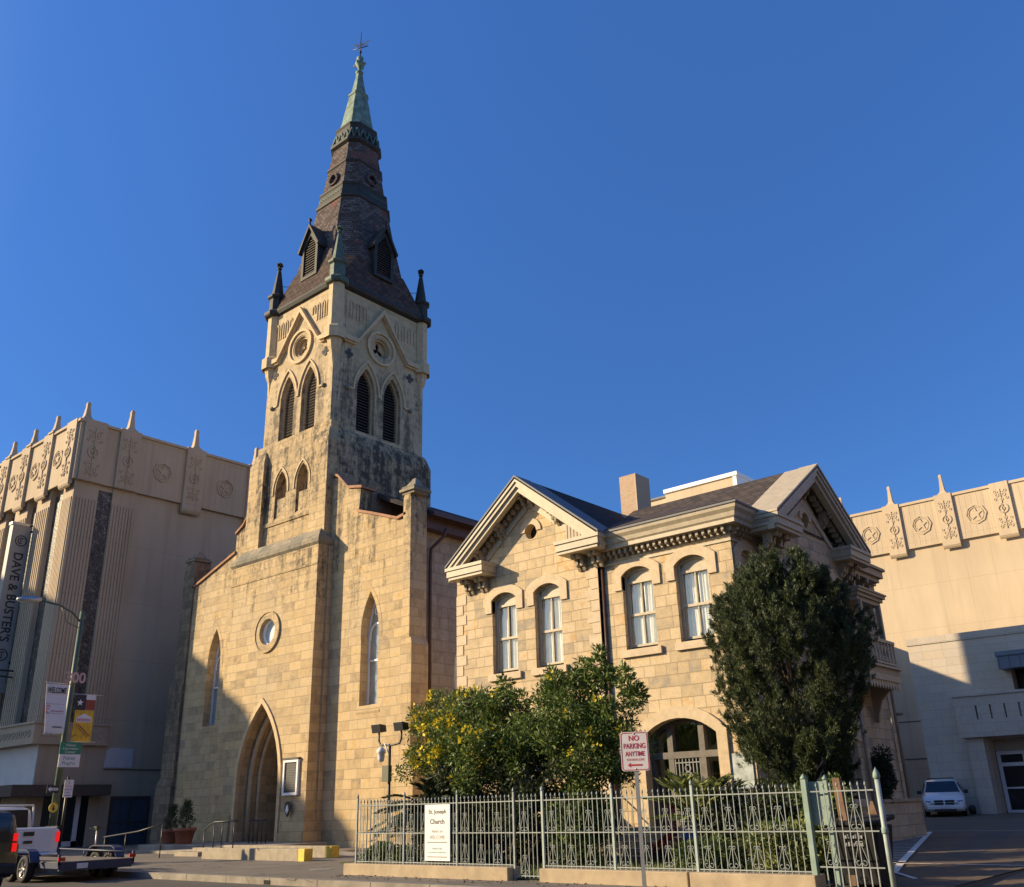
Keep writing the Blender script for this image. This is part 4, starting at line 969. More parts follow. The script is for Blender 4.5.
for y in (30.1, 32.4):
    g = MB(); pr = [(0, 0), (.85, 0), (.85, -.15), (.6, -.25), (.35, -.5), (.2, -.9), (.15, -1.2), (0, -1.2)]
    g.prism(Fr((-11.95, y-.06, 5.05), (1, 0, 0), (0, 1, 0)), pr, 0, .12); part('bracket', g, 'paintd', bl)
# porch cornice above the balcony
g = MB()
for z0, z1, o in ((7.72, 7.86, 0), (7.86, 7.98, .08), (7.98, 8.08, .16), (8.08, 8.14, .2)): g.box(-12.5, -11.35+o, 30.9-o, 33.0+o, z0, z1)
part('porch_cornice', g, 'paintd', hs)
for y in (31.1, 32.8):
    g = MB(); g.box(-11.45, -11.3, y-.07, y+.07, 5.5, 7.75); part('porch_post', g, 'paintd', hs)
# second small gable return and brackets further along
g = MB()
for z0, z1, o in ((8.75, 8.9, 0), (8.9, 9.15, .12), (9.15, 9.25, .2)): g.box(-12.1, -11.55+o, 31.0, 33.9+o, z0, z1)
part('rear_cornice', g, 'paintd', hs)
g = MB()
for y in (31.3, 32.0, 32.8): scroll(g, side(-11.95), y, 8.75, .12, .5, .4)
part('bracket', g, 'paintd', hs)
# stone planter wall along the alley
pw = thing('planter_wall', 'low tan stone planter wall along the alley side of the house', 'planter', (-11, 33, .25))
g = MB()
g.box(-12.3, -11.55, 30.85, 34.3, .1, 1.38); part('wall', g, 'house', pw)
g = MB(); g.box(-12.3, -11.5, 30.85, 34.35, 1.38, 1.47); part('coping', g, 'tan', pw)
g = MB(); g.fbox(fh, -13.0, -12.28, 1.85, 2.75, .0, .04); o = solo('hanging_banner', g, 'poster', 'pale printed banner on the house wall between the door and the conifer', 'banner')

# ================================================================= STORE WINGS
def medallion(mb, fr, u, v, r):
    mb.ring(fr, circ(u, v, r, 8), circ(u, v, r*.84, 8), .0, .07, True); mb.ring(fr, circ(u, v, r*.72, 18), circ(u, v, r*.64, 18), .0, .05, True)
    pts = [(u+(r*.60 if i % 2 == 0 else r*.24)*math.sin(i*math.pi/5), v+(r*.60 if i % 2 == 0 else r*.24)*math.cos(i*math.pi/5)) for i in range(10)]
    mb.slab(fr, pts, [], .0, .06)
def ornament(mb, fr, u, z0, z1, w_):
    h = z1-z0; vm = (z0+z1)/2
    mb.ring(fr, circ(u, vm, w_*.36, 14), circ(u, vm, w_*.26, 14), .0, .06, True); mb.slab(fr, circ(u, vm, w_*.13, 10), [], .0, .06)
    for s_ in (-1, 1):
        for k, (du, dv, rr) in enumerate(((.0, .42, .12), (.22, .62, .12), (.33, .80, .1), (.1, .74, .1), (.38, .45, .09))):
            for e in (-1, 1):
                if du == 0 and s_ < 0: continue
                mb.ring(fr, circ(u+s_*du*w_, vm+e*dv*h*.5, rr*w_*1.15, 8), circ(u+s_*du*w_, vm+e*dv*h*.5, rr*w_*.6, 8), .0, .04, True)
    mb.fbox(fr, u-.03*w_, u+.03*w_, z0+.05*h, z1-.05*h, .0, .06)
def fin_obj(parent, x, y, z, mat, h=1.25):
    g = MB(); a = .34
    g.loft([[(x-q, y-q, z+k), (x+q, y-q, z+k), (x+q, y+q, z+k), (x-q, y+q, z+k)] for k, q in ((0, a), (.12, a), (.2, a*.72), (.38, a*.5), (h*.75, a*.30), (h*.9, a*.34), (h, a*.2))])
    return part('finial', g, mat, parent)
SX, SY, ZT, ZF = -52.0, 22.0, 23.35, 19.8
sw = thing('department_store', 'beige ornamented department store wing with black mosaic strips left of the church', 'store', (SX-6, SY+6, .15))
fs, ss = front(SY), side(SX)
g = MB(); g.box(-130, SX, SY+.4, 78, 6.2, ZF+.2); g.box(-130, SX, SY+.9, 78, .1, 6.2); wl = part('wall', g, 'store', sw)
# frieze
g = MB(); g.box(-130, SX+.22, SY-.22, 78, ZF, ZT); part('frieze', g, 'store', sw)
g = MB(); g.box(-130, SX+.34, SY-.34, 78.1, ZT, ZT+.16); part('parapet_cap', g, 'store', sw)
per = 3.1
ffz, sfz = front(SY-.22), side(SX+.22)
for k in range(9):
    x = -52.62-k*per                                    # pilaster centre on the street front
    g = MB(); W2 = .62
    g.fbox(ffz, x-W2, x+W2, ZF-.25, ZT+.22, -.1, .16); g.prism(Fr(ffz.P(x-W2, ZF-.25, 0), ffz.N, ffz.U), [(.0, .0), (.16, .0), (.10, -.12), (0, -.2)], 0, 2*W2)
    p = part('frieze_pilaster', g, 'store', sw)
    g = MB(); ornament(g, front(SY-.38), x, ZF+.1, ZT-.15, 1.0); part('carved_ornament', g, 'store', p)
    g = MB(); medallion(g, ffz, x-per/2, (ZF+ZT)/2, .62); part('star_medallion', g, 'store', sw)
    if k: fin_obj(sw, x+.35, SY-.1, ZT+.16, 'store')
    # fluted pier below
    if k == 0: a, b = -53.2, -52.0
    else: a, b = -52.0-k*per-.45-.6, -52.0-k*per+.65-.0
    a, b = (x-.6, x+.62) if k == 0 else (x-.95, x+.85)
    g = MB(); g.fbox(fs, a, b, 6.2, ZF, -.4, .0)
    n = 7
    for q in range(n): u = a+(q+.5)*(b-a)/n; g.fbox(fs, u-.055, u+.055, 6.3, ZF-1.0, -.02, .05)
    part('fluted_pier', g, 'store', sw)
    if k < 8:
        g = MB(); g.fbox(fs, x-per+.85, x-(.6 if k == 0 else .95), 6.4, ZF-.35, -.38, -.3); part('mosaic_strip', g, 'mosaic', sw)
fin_obj(sw, SX-.1, SY+.2, ZT+.16, 'store')
# right-hand face
for k, y in enumerate((22.68, 24.85, 29.3, 33.9, 38.5, 43.1)):
    W2 = .66
    g = MB(); g.fbox(sfz, y-W2, y+W2, ZF-(.02 if k < 2 else .35), ZT+.22, -.1, .16)
    if k > 1: g.prism(Fr(sfz.P(y-W2, ZF-.35, 0), sfz.N, sfz.U), [(.0, .0), (.16, .0), (.10, -.14), (0, -.25)], 0, 2*W2)
    p = part('frieze_pilaster', g, 'store', sw)
    g = MB(); ornament(g, side(SX+.38), y, ZF+.1, ZT-.15, 1.0); part('carved_ornament', g, 'store', p)
    if k > 0:
        g = MB(); medallion(g, sfz, y+2.35, (ZF+ZT)/2-.1, .66); part('star_medallion', g, 'store', sw)
        fin_obj(sw, SX-.1, y+.1, ZT+.22, 'store', 1.5)
    if k < 2:
        a, b = (22.0, 23.45) if k == 0 else (24.3, 25.75)
        g = MB(); g.fbox(ss, a+.004, b, 6.2, ZF, -.3, .08)
        n = 8
        for q in range(n): u = a+(q+.5)*(b-a)/n; g.fbox(ss, u-.05, u+.05, 6.3, ZF-1.0, .06, .13)
        part('fluted_pier', g, 'store', sw)
g = MB(); g.fbox(ss, 23.45, 24.3, 6.3, ZF-.3, -.05, .012); part('mosaic_strip', g, 'mosaic', sw)
g = MB()
for k in range(70):
    y = 26+k*.42; g.fbox(sfz, y-.04, y+.04, ZF+.12, ZT-.12, .0, .008)
part('frieze_reeding', g, 'store', sw)
g = MB(); g.box(-130, SX+.18, SY-.18, 25.8, 5.3, 6.25); g.box(-130, SX+.26, SY-.26, 25.84, 6.25, 6.36); g.box(-130, SX+.26, SY-.26, 25.84, 5.22, 5.3); lb = part('belt_course', g, 'store', sw)
g = MB()
for k in range(60): x = -52.4-k*.5; g.ring(front(SY-.18), circ(x, 5.78, .2, 8), circ(x, 5.78, .13, 8), 0, .04, True)
for k in range(7): g.ring(side(SX+.18), circ(22.4+k*.5, 5.78, .2, 8), circ(22.4+k*.5, 5.78, .13, 8), 0, .04, True)
part('belt_relief', g, 'store', lb)
g = MB(); g.box(-130, SX-.9, SY+.3, 25.8, 3.2, 5.3); g.box(SX-.9, SX+.02, SY+.3, 25.8, 3.2, 5.3); g.box(SX-3, SX+.02, 22.0, 22.9, .1, 3.2); g.box(SX-3, SX+.02, 25.3, 26.1, .1, 3.2); part('shopfront_pier', g, 'store', sw)
g = MB(); g.fbox(front(SY+.3), -130, SX-.04, 3.2, 5.22, 0, .06); part('skylit_fascia', g, 'fascia_skylit', sw, 'store fascia over the shopfront, coloured pale for sky light in shade')  # same wall as the beige store, lightened to carry sky light in its shade
g = MB(); g.box(-75, SX+1.05, SY-1.2, 25.95, 2.65, 3.2); aw = part('entrance_canopy', g, 'louver', sw)
g = MB(); g.box(SX-.02, SX+.01, 22.9, 25.3, .1, 2.7); part('shopfront_glass', g, 'carglass', sw)
g = MB(); g.fbox(ss, 23.5, 23.75, .2, 2.65, .01, .06); g.fbox(ss, 24.6, 24.85, .2, 2.65, .01, .06); g.fbox(ss, 23.5, 24.85, .2, .45, .01, .06); part('shopfront_frame', g, 'signw', sw)
g = MB(); g.fbox(fs, -75, SX-.3, .1, 2.65, -.6, -.55); part('shopfront_glass', g, 'carglass', sw)
g = MB(); g.fbox(ss, 26.6, 28.7, .1, 2.5, .0, .05); dd = part('service_door', g, 'bluedoor', sw)
g = MB(); g.ring(ss, [(26.5, .1), (26.5, 2.62), (28.8, 2.62), (28.8, .1)], [(26.62, .1), (26.62, 2.5), (28.68, 2.5), (28.68, .1)], 0, .12); g.fbox(ss, 27.6, 27.7, .1, 2.5, .02, .1); g.fbox(ss, 26.62, 28.68, 1.25, 1.32, .02, .09); part('door_frame', g, 'louver', dd)
g = MB(); g.slab(ss, [(25.85, 4.1), (27.5, 4.1), (27.5, 5.1), (26.2, 5.15), (25.95, 5.0)], [], .0, .04); part('painted_patch', g, 'patch', sw, 'grey painted patch above the service door')
g = MB(); g.fbox(ss, 25.9, 40, 3.98, 4.03, .0, .05); part('conduit', g, 'louver', sw)

RY = 74.0
rs = thing('rear_store', 'tall peach-coloured store wing with star medallions closing the alley at right', 'store', (-10, RY+5, .8))
fr_ = front(RY); frz = front(RY-.25); ZRT, ZRF = 22.85, 19.4
g = MB(); g.box(-51, 60, RY, 110, .1, ZRF+.2); part('wall', g, 'rear', rs)
g = MB(); g.box(-51, 60.25, RY-.25, 110, ZRF, ZRT); part('frieze', g, 'rear', rs)
g = MB(); g.box(-51, 60.35, RY-.36, 110, ZRT, ZRT+.2); part('parapet_cap', g, 'rear', rs)
g = MB()
for k in range(120):
    u = -50.5+k*.42; g.fbox(frz, u-.04, u+.04, ZRF+.15, ZRT-.15, 0, .008)
part('frieze_reeding', g, 'rear', rs)
for k in range(9):
    x = -35.3+k*4.02
    g = MB(); W2 = .64; g.fbox(frz, x-W2, x+W2, ZRF-.3, ZRT+.26, -.1, .18); g.prism(Fr(frz.P(x-W2, ZRF-.3, 0), frz.N, frz.U), [(0, 0), (.18, 0), (.1, -.14), (0, -.24)], 0, 2*W2)
    p = part('frieze_pilaster', g, 'rear', rs)
    g = MB(); ornament(g, front(RY-.43), x, ZRF, ZRT-.1, 1.05); part('carved_ornament', g, 'rear', p)
    g = MB(); medallion(g, frz, x-1.95, 21.1, .78); part('star_medallion', g, 'rear', rs)
    if k < 5: fin_obj(rs, x, RY+.1, ZRT+.26, 'rear', 1.7)
g = MB(); g.fbox(fr_, -51, 60, 3.95, 4.02, 0, .03); g.fbox(fr_, -51, 60, 6.6, 6.66, 0, .03); part('wall_joint', g, 'louver', rs)
ph = thing('roof_penthouse', 'cream rooftop penthouse with white edge trim above the house roof', 'penthouse', (-44, 85, 22.8))
g = MB(); g.box(-48.6, -40.3, 82, 92, 22.9, 32.0); g.box(-51.0, -48.6, 82.6, 92, 22.9, 31.8); part('wall', g, 'rear', ph)
g = MB(); g.box(-48.7, -40.05, 81.8, 92.2, 32.0, 32.4); g.box(-40.6, -40.2, 81.9, 92.1, 22.9, 32.0); part('edge_trim', g, 'white', ph)
g = MB(); g.box(-51.2, -48.6, 82.4, 92.2, 31.8, 32.0); part('edge_trim', g, 'galvroof', ph)
# pale limestone annex
ax = thing('limestone_annex', 'pale limestone annex with projecting slotted bay and glazed door at the alley end', 'annex', (-10, 56, .55))
AY = 55.0; fx_ = front(AY)
g = MB(); g.slab(fx_, [(-17.8, .2), (14, .2), (14, 9.4), (-17.8, 9.4)], [[(-14.6, .3), (-14.6, 4.2), (6, 4.2), (6, .3)], [(-12.75, 4.9), (-12.75, 8.0), (-9.5, 8.0), (-9.5, 4.9)]], -1.2, 0); g.box(-17.8, -17.2, AY+1.2, RY, .2, 9.4); g.box(-14.6, 6, AY+1.1, AY+1.3, .2, 8.2); part('wall', g, 'limestone', ax)
g = MB(); g.box(-17.85, 14, AY-.06, RY, 9.4, 9.78); part('coping', g, 'limestone', ax)
g = MB(); g.box(-17.8, 14, AY+.4, RY, 9.2, 9.42); part('roof', g, 'galvroof', ax)
g = MB(); fbx = front(AY-.75)
sl_ = [[(u-.045, 5.15), (u+.045, 5.15), (u+.045, 5.85), (u-.045, 5.85)] for u in [-14.63+.70*k for k in range(18)]]
g.slab(fbx, [(-15.68, 4.28), (8, 4.28), (8, 6.35), (-15.68, 6.35)], sl_, -.2, 0); g.box(-15.68, 8, AY-.55, AY-.001, 4.28, 6.35); bay = part('projecting_bay', g, 'limestone', ax)
g = MB(); g.box(-15.75, 8, AY-.82, AY-.002, 6.35, 6.48); part('coping', g, 'limestone', bay)
g = MB(); g.box(-15.45, -14.65, AY-.5, AY+.3, .3, 4.28); part('pier', g, 'limestone', ax)
g = MB(); g.fbox(fx_, -13.05, -8, 7.55, 8.2, -.1, 1.0)
for k in range(10): g.fbox(fx_, -13.05+k*.5, -12.99+k*.5, 7.6, 8.25, 1.0, 1.04)
g.fbox(fx_, -13.1, -8, 8.2, 8.42, -.1, 1.1); part('window_canopy', g, 'blue_canopy', ax)
g = MB(); g.fbox(fx_, -12.75, -9.5, 4.95, 8.0, -.9, -.85); part('window', g, 'carglass', ax)
fd = front(AY+1.05)
g = MB(); g.fbox(fd, -14.5, -10, .45, 3.55, -.04, .0); gd = part('glazed_door', g, 'carglass', ax)
g = MB()
for u in (-14.45, -13.2, -12.0, -10.8): g.fbox(fd, u-.09, u+.09, .5, 3.55, 0, .08)
for z in (.6, 2.92, 3.5): g.fbox(fd, -14.5, -10, z-.09, z+.09, 0, .075)
g.fbox(fd, -14.5, -10, 1.72, 1.80, 0, .07); part('door_frame', g, 'signw', gd)
# building across the street, behind the viewpoint, whose shade falls on the church front
bs = thing('street_block', 'pale stone office block across the street behind the viewpoint', 'building', (-95, -14, 0))
g = MB(); g.box(-150, -78.0, -12, -6, 0, 19.4); part('wall', g, 'limestone', bs)
g = MB()
g.loft([[(x0, -12, z), (x1, -12, z), (x1, -6, z), (x0, -6, z)] for x0, x1, z in ((-150, -78.1, 19.4), (-150, -78.2, 23.3), (-150, -79.5, 25.2), (-150, -81.2, 25.6), (-150, -84.2, 28.8), (-150, -85.6, 30.0), (-150, -90.1, 31.6), (-150, -98.6, 33.6))]); part('shade_edge_roof', g, 'darkroof', bs)  # roof outline stepped to shape the shade edge on the church front
g = MB()
for i in range(14):
    for j in range(4): g.fbox(Fr((0, -6, 0), (1, 0, 0), (0, 1, 0)), -148+i*5.4, -145.5+i*5.4, 1.4+j*3.9, 3.6+j*3.9, .0, .03)
part('windows', g, 'carglass', bs)

ht_ = thing('side_sky_blocker', 'unseen dark brown block added beyond the parking area to block sky light', 'building', (45, 20, 0))  # unseen building added to hold sky light off the alley-side faces
g = MB(); g.box(34, 62, -30, 73, 0, 21); part('wall', g, 'louver', ht_)
g = MB()
for i in range(18):
    for j in range(4): g.fbox(Fr((34, 0, 0), (0, 1, 0), (-1, 0, 0)), -28+i*5.5, -25.8+i*5.5, 1.6+j*4, 3.8+j*4, 0, .03)
part('windows', g, 'carglass', ht_)
lr = thing('low_sky_screen', 'unseen low pale row added behind the viewpoint to block low sky', 'building', (-15, -18, 0))  # unseen row added to cut the low sky and darken the street
g = MB(); g.box(-60, 24, -30, -7, 0, 8.5); part('wall', g, 'limestone', lr)
g = MB()
for i in range(16): g.fbox(Fr((0, -7, 0), (1, 0, 0), (0, 1, 0)), -58+i*5.1, -54.6+i*5.1, .5, 3.2, 0, .03)
part('shopfronts', g, 'carglass', lr)
# ================================================================= BLADE SIGN ON THE STORE
bsn = thing('blade_sign', 'tall grey vertical blade sign lettered down its face on the store front', 'sign', (-57.2, 21.5, 8))
XS = -57.0; fsn = side(XS)
g = MB(); g.loft([[(XS-.4, 20.93, z), (XS, 20.96, z), (XS, 22.0, z), (XS-.4, 22.0, z)] for z in (8.4, 18.0)]); bd = part('sign_box', g, 'signgrey', bsn)
g = MB(); g.box(XS-.44, XS+.04, 20.88, 22.02, 17.98, 18.14); g.box(XS-.44, XS+.04, 20.88, 22.02, 8.26, 8.4); part('cap', g, 'galv', bsn)
t = text("DAVE & BUSTER'S", fsn, 16.35, 0, 0, 0, None) if False else None
def vtext(s, fr, u_left, v_top, length, height, w, mat, parent, bold=.02):
    cu = bpy.data.curves.new('t', 'FONT'); cu.body = s; cu.size = 1; cu.offset = bold; cu.resolution_u = 3
    ob = bpy.data.objects.new('t', cu); COL.objects.link(ob)
    me = bpy.data.meshes.new_from_object(ob.evaluated_get(bpy.context.evaluated_depsgraph_get()))
    bpy.data.objects.remove(ob); bpy.data.curves.remove(cu)
    P = np.array([q.co[:] for q in me.vertices]); F_ = [tuple(p.vertices) for p in me.polygons]; bpy.data.meshes.remove(me)
    lo, hi = P.min(0), P.max(0); mb = MB()
    # reads downwards: text x -> -v, text y -> +u
    mb.add([fr.P(u_left+(q[1]-lo[1])/(hi[1]-lo[1])*height, v_top-(q[0]-lo[0])/(hi[0]-lo[0])*length, w) for q in P], F_)
    return part('lettering', mb, mat, parent)
vtext("DAVE & BUSTER'S", fsn, 21.26, 16.3, 5.2, .56, .012, 'ink', bd)
for z in (17.05, 10.35):
    g = MB(); g.ring(fsn, circ(21.54, z, .34, 24), circ(21.54, z, .28, 24), 0, .015, True); g.ring(fsn, circ(21.54, z, .2, 16)[2:14], circ(21.54, z, .14, 16)[2:14], 0, .015); g.fbox(fsn, 21.5, 21.56, z-.1, z+.1, 0, .014); part('round_emblem', g, 'ink', bd)
g = MB(); g.tube([(XS-.3, 22, 17.8), (XS-.3, 22.3, 17.8)], .08); g.tube([(XS+.05, 21.9, 18.05), (XS+.05, 22.4, 18.05)], .06); g.tube([(XS-.3, 22, 10), (XS-.3, 22.3, 10)], .08); part('bracket', g, 'black', bsn)
wlm = thing('wall_lamp', 'small black swan-neck lamp on the store pier below the vertical sign', 'lamp', (-55.9, 21, 8.2))
g = MB(); g.tube([(-55.9, 21.9, 9.0), (-55.9, 20.9, 9.05), (-55.9, 20.5, 8.95), (-55.9, 20.4, 8.7)], .045); part('arm', g, 'black', wlm)
g = MB(); g.lathe([(.32, 8.35), (.3, 8.4), (.1, 8.65), (.06, 8.8), (0, 8.82)], (-55.9, 20.4, 0), 12); part('shade', g, 'black', wlm)
g = MB(); g.tube([(-55.9, 21.9, 9.35), (-55.9, 20.1, 9.35)], .05); part('bar', g, 'black', wlm)

# ================================================================= FENCE
FY = 16.0; ff = front(FY)
def low_wall(x0, x1, label):
    o = thing('fence_wall', label, 'wall', ((x0+x1)/2, FY, .15))
    g = MB(); g.fbox(ff, x0, x1, .1, .40, -.22, .20); part('wall_body', g, 'tan', o, None, .015)
    return o
low_wall(-19.15, -13.9, 'low tan stone kerb wall under the iron fence beside the church')
low_wall(-13.05, -9.62, 'low tan stone kerb wall under the fence in front of the house door')
low_wall(-9.58, -7.22, 'short tan stone kerb wall under the fence in front of the conifer')
def picket_panel(x0, x1, parent, zb=.44, zt=1.68, spike=True):
    n = max(2, round((x1-x0)/.118)); g = MB()
    for k in range(1, n):
        x = x0+k*(x1-x0)/n
        g.fbox(ff, x-.0068, x+.0068, zb-.04, zt+.06, -.0068, .0068)
        g.lathe([(.008, zt+.06), (.020, zt+.085), (.017, zt+.11), (.0, zt+.15)], (x, FY, 0), 6)
    p = part('picket_panel', g, 'iron', parent)
    g = MB()
    for z in (zb, 1.06, zt): g.fbox(ff, x0, x1, z-.010, z+.010, -.010, .010)
    part('rails', g, 'iron', p)
    st_ = (x1-x0)/n
    for zb2, h in ((zb+.02, .34), (1.08, .36)):
        for k in range(2, n, 4):
            g = MB(); x = x0+k*st_
            for s_ in (-1, 1):
                g.bar(ff.P(x+s_*.018, zb2+h, 0), ff.P(x+s_*st_*.92, zb2+.05, 0), .0075)
                c_ = [(x+s_*(.05)+.036*math.cos(a)*s_, zb2+.046+.036*math.sin(a)) for a in [math.pi*(-1+2*i/9*.95) for i in range(9)]]
                g.tube([ff.P(a, b, .0) for a, b in c_], .0065, 5)
                c_ = [(x+s_*.036+.026*math.cos(a)*s_, zb2+h+.0+.026*math.sin(a)) for a in [math.pi*(1.0-1.5*i/6) for i in range(7)]]
                g.tube([ff.P(a, b, .0) for a, b in c_], .006, 5)
            part('scroll', g, 'iron', p)
def fpost(x, parent, zt=1.86, wd=.02, mat='iron'):
    g = MB(); g.fbox(ff, x-wd, x+wd, .16, zt, -wd, wd); g.lathe([(wd, zt), (wd*1.5, zt+.02), (wd*1.2, zt+.06), (0, zt+.11)], (x, FY, 0), 6); part('post', g, mat, parent)
fn = thing('iron_fence', 'spiked pale green iron fence with scrollwork in front of the shrubs and sago palm', 'fence', (-16.4, FY, .4))
xs = (-18.93, -17.25, -15.53, -13.86)
for a, b in zip(xs, xs[1:]): picket_panel(a, b, fn)
for x in xs: fpost(x, fn)
g = MB()
for k in range(20): y = FY+.2+k*.118; g.box(-18.94, -18.92, y-.009, y+.009, .42, 1.8)
for z in (.46, 1.06, 1.68): g.box(-18.945, -18.915, FY, 18.6, z-.016, z+.016)
part('return_panel', g, 'iron', fn)
gt = thing('garden_gate', 'narrow iron garden gate reaching lower than the fence bays either side', 'gate', (-13.46, FY, .15))
picket_panel(-13.80, -13.13, gt, .24)
fn2 = thing('iron_fence', 'long spiked iron fence with scrollwork across the front of the house steps', 'fence', (-10.2, FY, .4))
xs = (-13.07, -11.31, -9.50, -7.34)
for a, b in zip(xs, xs[1:]): picket_panel(a, b, fn2)
for x in xs[:3]: fpost(x, fn2, 1.86, .024, 'ironl')
dg = thing('driveway_gate', 'iron gate panel with scrolls hung beside the leaning white-green pole', 'gate', (-6.8, FY, .02))
picket_panel(-7.2, -6.12, dg, .52); 
g = MB()
for k in range(1, 9): x = -7.2+k*.12; g.fbox(ff, x-.0095, x+.0095, .06, .52, -.0095, .0095)
part('lower_bars', g, 'iron', dg)
gp = thing('gate_post', 'flat weathered green metal post panel between fence and driveway gate', 'post', (-7.25, FY, .15))
g = MB(); g.fbox(ff, -7.33, -7.24, .16, 1.88, -.05, .05); g.fbox(ff, -7.30, -6.98, 1.15, 1.84, -.12, -.09); g.fbox(ff, -6.98, -6.92, .16, 1.86, -.14, -.07); part('panel', g, 'greenp', gp)
g = MB(); g.lathe([(.05, 1.88), (.07, 1.9), (0, 1.98)], (-7.285, FY, 0), 6); g.lathe([(.04, 1.86), (.06, 1.88), (0, 1.95)], (-6.95, FY+.1, 0), 6); part('cap', g, 'greenp', gp)
g = MB(); g.tube([(-6.03, FY, 0), (-6.03, FY, 1.86)], .042, 12); pp = solo('gate_pole', g, 'ironl', 'round pale green pole with pointed cap at the alley corner of the fence', 'pole')
g = MB(); g.lathe([(.045, 1.84), (.062, 1.88), (.05, 1.94), (0, 2.03)], (-6.03, FY, 0), 10); g.lathe([(.05, 1.02), (.056, 1.04), (.056, 1.1), (.05, 1.12)], (-6.03, FY, 0), 10); part('cap', g, 'greenp', pp)
g = MB(); g.loft([[(x-q, 16.9-q, z), (x+q, 16.9-q, z), (x+q, 16.9+q, z), (x-q, 16.9+q, z)] for x, z, q in ((-7.02, .18, .075), (-7.04, 1.2, .07), (-7.08, 1.9, .065))]); solo('timber_post', g, 'post', 'rough brown timber post behind the driveway gate', 'post')
bn = thing('waste_bin', 'black wheeled waste bin with faded white lettering behind the driveway gate', 'bin', (-6.9, 17.1, .15))
g = MB(); g.loft([[(-7.25+q, 16.75+q, z), (-6.45-q, 16.75+q, z), (-6.45-q, 17.5-q, z), (-7.25+q, 17.5-q, z)] for z, q in ((.2, .09), (1.12, .0))]); bb = part('body', g, 'bin', bn, None, .02)
g = MB(); g.loft([[(-7.3, 16.7, z), (-6.4, 16.7, z), (-6.4, 17.55, z2), (-7.3, 17.55, z2)] for z, z2 in ((1.12, 1.2), (1.19, 1.28))]); part('lid', g, 'bin', bn, None, .02)
fbn = front(16.745)
for v_ in (.92, .80):
    g = MB()
    for k in range(7): g.fbox(fbn, -7.02+k*.046, -6.99+k*.046, v_, v_+.05+.015*(k % 3), .0, .004)
    part('faded_lettering', g, 'grayink', bb)
for x in (-7.1, -6.6):
    g = MB(); g.tube([(x-.04, 17.45, .27), (x+.04, 17.45, .27)], .11, 14); part('wheel', g, 'rubber', bn)
bm_ = thing('broom', 'broom with a tan bristle head leaning behind the bin', 'broom', (-6.75, 17.6, .2))
g = MB(); g.tube([(-6.75, 17.65, .2), (-6.80, 17.62, 1.35)], .015); part('handle', g, 'post', bm_)
g = MB(); g.loft([[(-6.89, 17.58, 1.28), (-6.72, 17.58, 1.28), (-6.72, 17.66, 1.28), (-6.89, 17.66, 1.28)], [(-6.81, 17.59, 1.5), (-6.77, 17.59, 1.5), (-6.77, 17.65, 1.5), (-6.81, 17.65, 1.5)]]); part('bristles', g, 'post', bm_)

# church sign on the fence
cs = thing('church_sign', 'white church sign board with black lettering wired to the iron fence', 'sign', (-16.1, FY-.05, .5))
g = MB(); g.fbox(ff, -16.50, -15.71, .49, 1.66, .035, .05); cb = part('board', g, 'white', cs)
fcs = front(FY-.05)
def tx(s, v, h, wd, mat, par, fr=fcs, u=-16.105, bold=.0): return part('lettering', text(s, fr, u, v, .003, h, wd, 'CENTER', bold), mat, par)
tx('St. Joseph', 1.44, .115, .56, 'ink', cb, bold=.02); tx('Church', 1.25, .105, .46, 'ink', cb, bold=.02)
tx('Visitors are', 1.07, .065, .36, 'grayink', cb); tx('WELCOME', .93, .085, .48, 'grayink', cb)
tx('Home of the', .72, .05, .30, 'teal', cb); tx('San Antonio Liederkranz', .645, .045, .55, 'teal', cb)
g = MB()
for z in (.86, .56):
    for k in range(24): g.fbox(fcs, -16.42+k*.0265, -16.405+k*.0265, z, z+.018, .0, .003)
part('dotted_rule', g, 'ink', cb)

# no parking sign
a_ = R(22); ns = thing('no_parking_sign', 'white no parking anytime sign with red letters on a steel post', 'sign', (-8.82, 13.2, 0))
U_ = Vector((math.cos(a_), math.sin(a_), 0)); N_ = Vector((math.sin(a_), -math.cos(a_), 0)); fsn2 = Fr((-8.82, 13.2, 0), U_, N_)
g = MB(); g.fbox(fsn2, -.03, .03, 0, 2.62, -.045, -.015); part('post', g, 'galv', ns)
def rrect(w_, z0, z1, r, q=0):
    P = []
    for cx_, cz_, a0 in ((w_-r, z1-r, 0), (-w_+r, z1-r, 90), (-w_+r, z0+r, 180), (w_-r, z0+r, 270)):
        P += [(cx_+(r-q)*math.cos(R(a0+t*22.5)), cz_+(r-q)*math.sin(R(a0+t*22.5))) for t in range(5)]
    return P
g = MB(); g.slab(fsn2, rrect(.23, 2.06, 2.66, .045), [], -.012, -.006); pl_ = part('plate', g, 'signw', ns)
g = MB(); g.ring(fsn2, rrect(.218, 2.072, 2.648, .04), rrect(.208, 2.082, 2.638, .032), -.006, -.003, True); part('border', g, 'red', pl_)
for s_, v, h, wd in (('NO', 2.52, .085, .17), ('PARKING', 2.40, .085, .355), ('ANYTIME', 2.285, .075, .32), ('TOW-AWAY ZONE', 2.215, .035, .29)):
    part('lettering', text(s_, fsn2, 0, v, -.003, h, wd, 'CENTER', .012), 'red', pl_)
g = MB(); g.slab(fsn2, [(-.13, 2.15), (-.08, 2.185), (-.08, 2.162), (.11, 2.162), (.11, 2.138), (-.08, 2.138), (-.08, 2.115)], [], -.006, -.0028); part('arrow', g, 'red', pl_)
g = MB(); [g.lathe([(.012, 0), (.012, .006), (0, .008)], fsn2.P(0, z, -.006), 8, True, 0, N_) for z in (2.63, 2.09)]; part('bolts', g, 'galv', pl_)

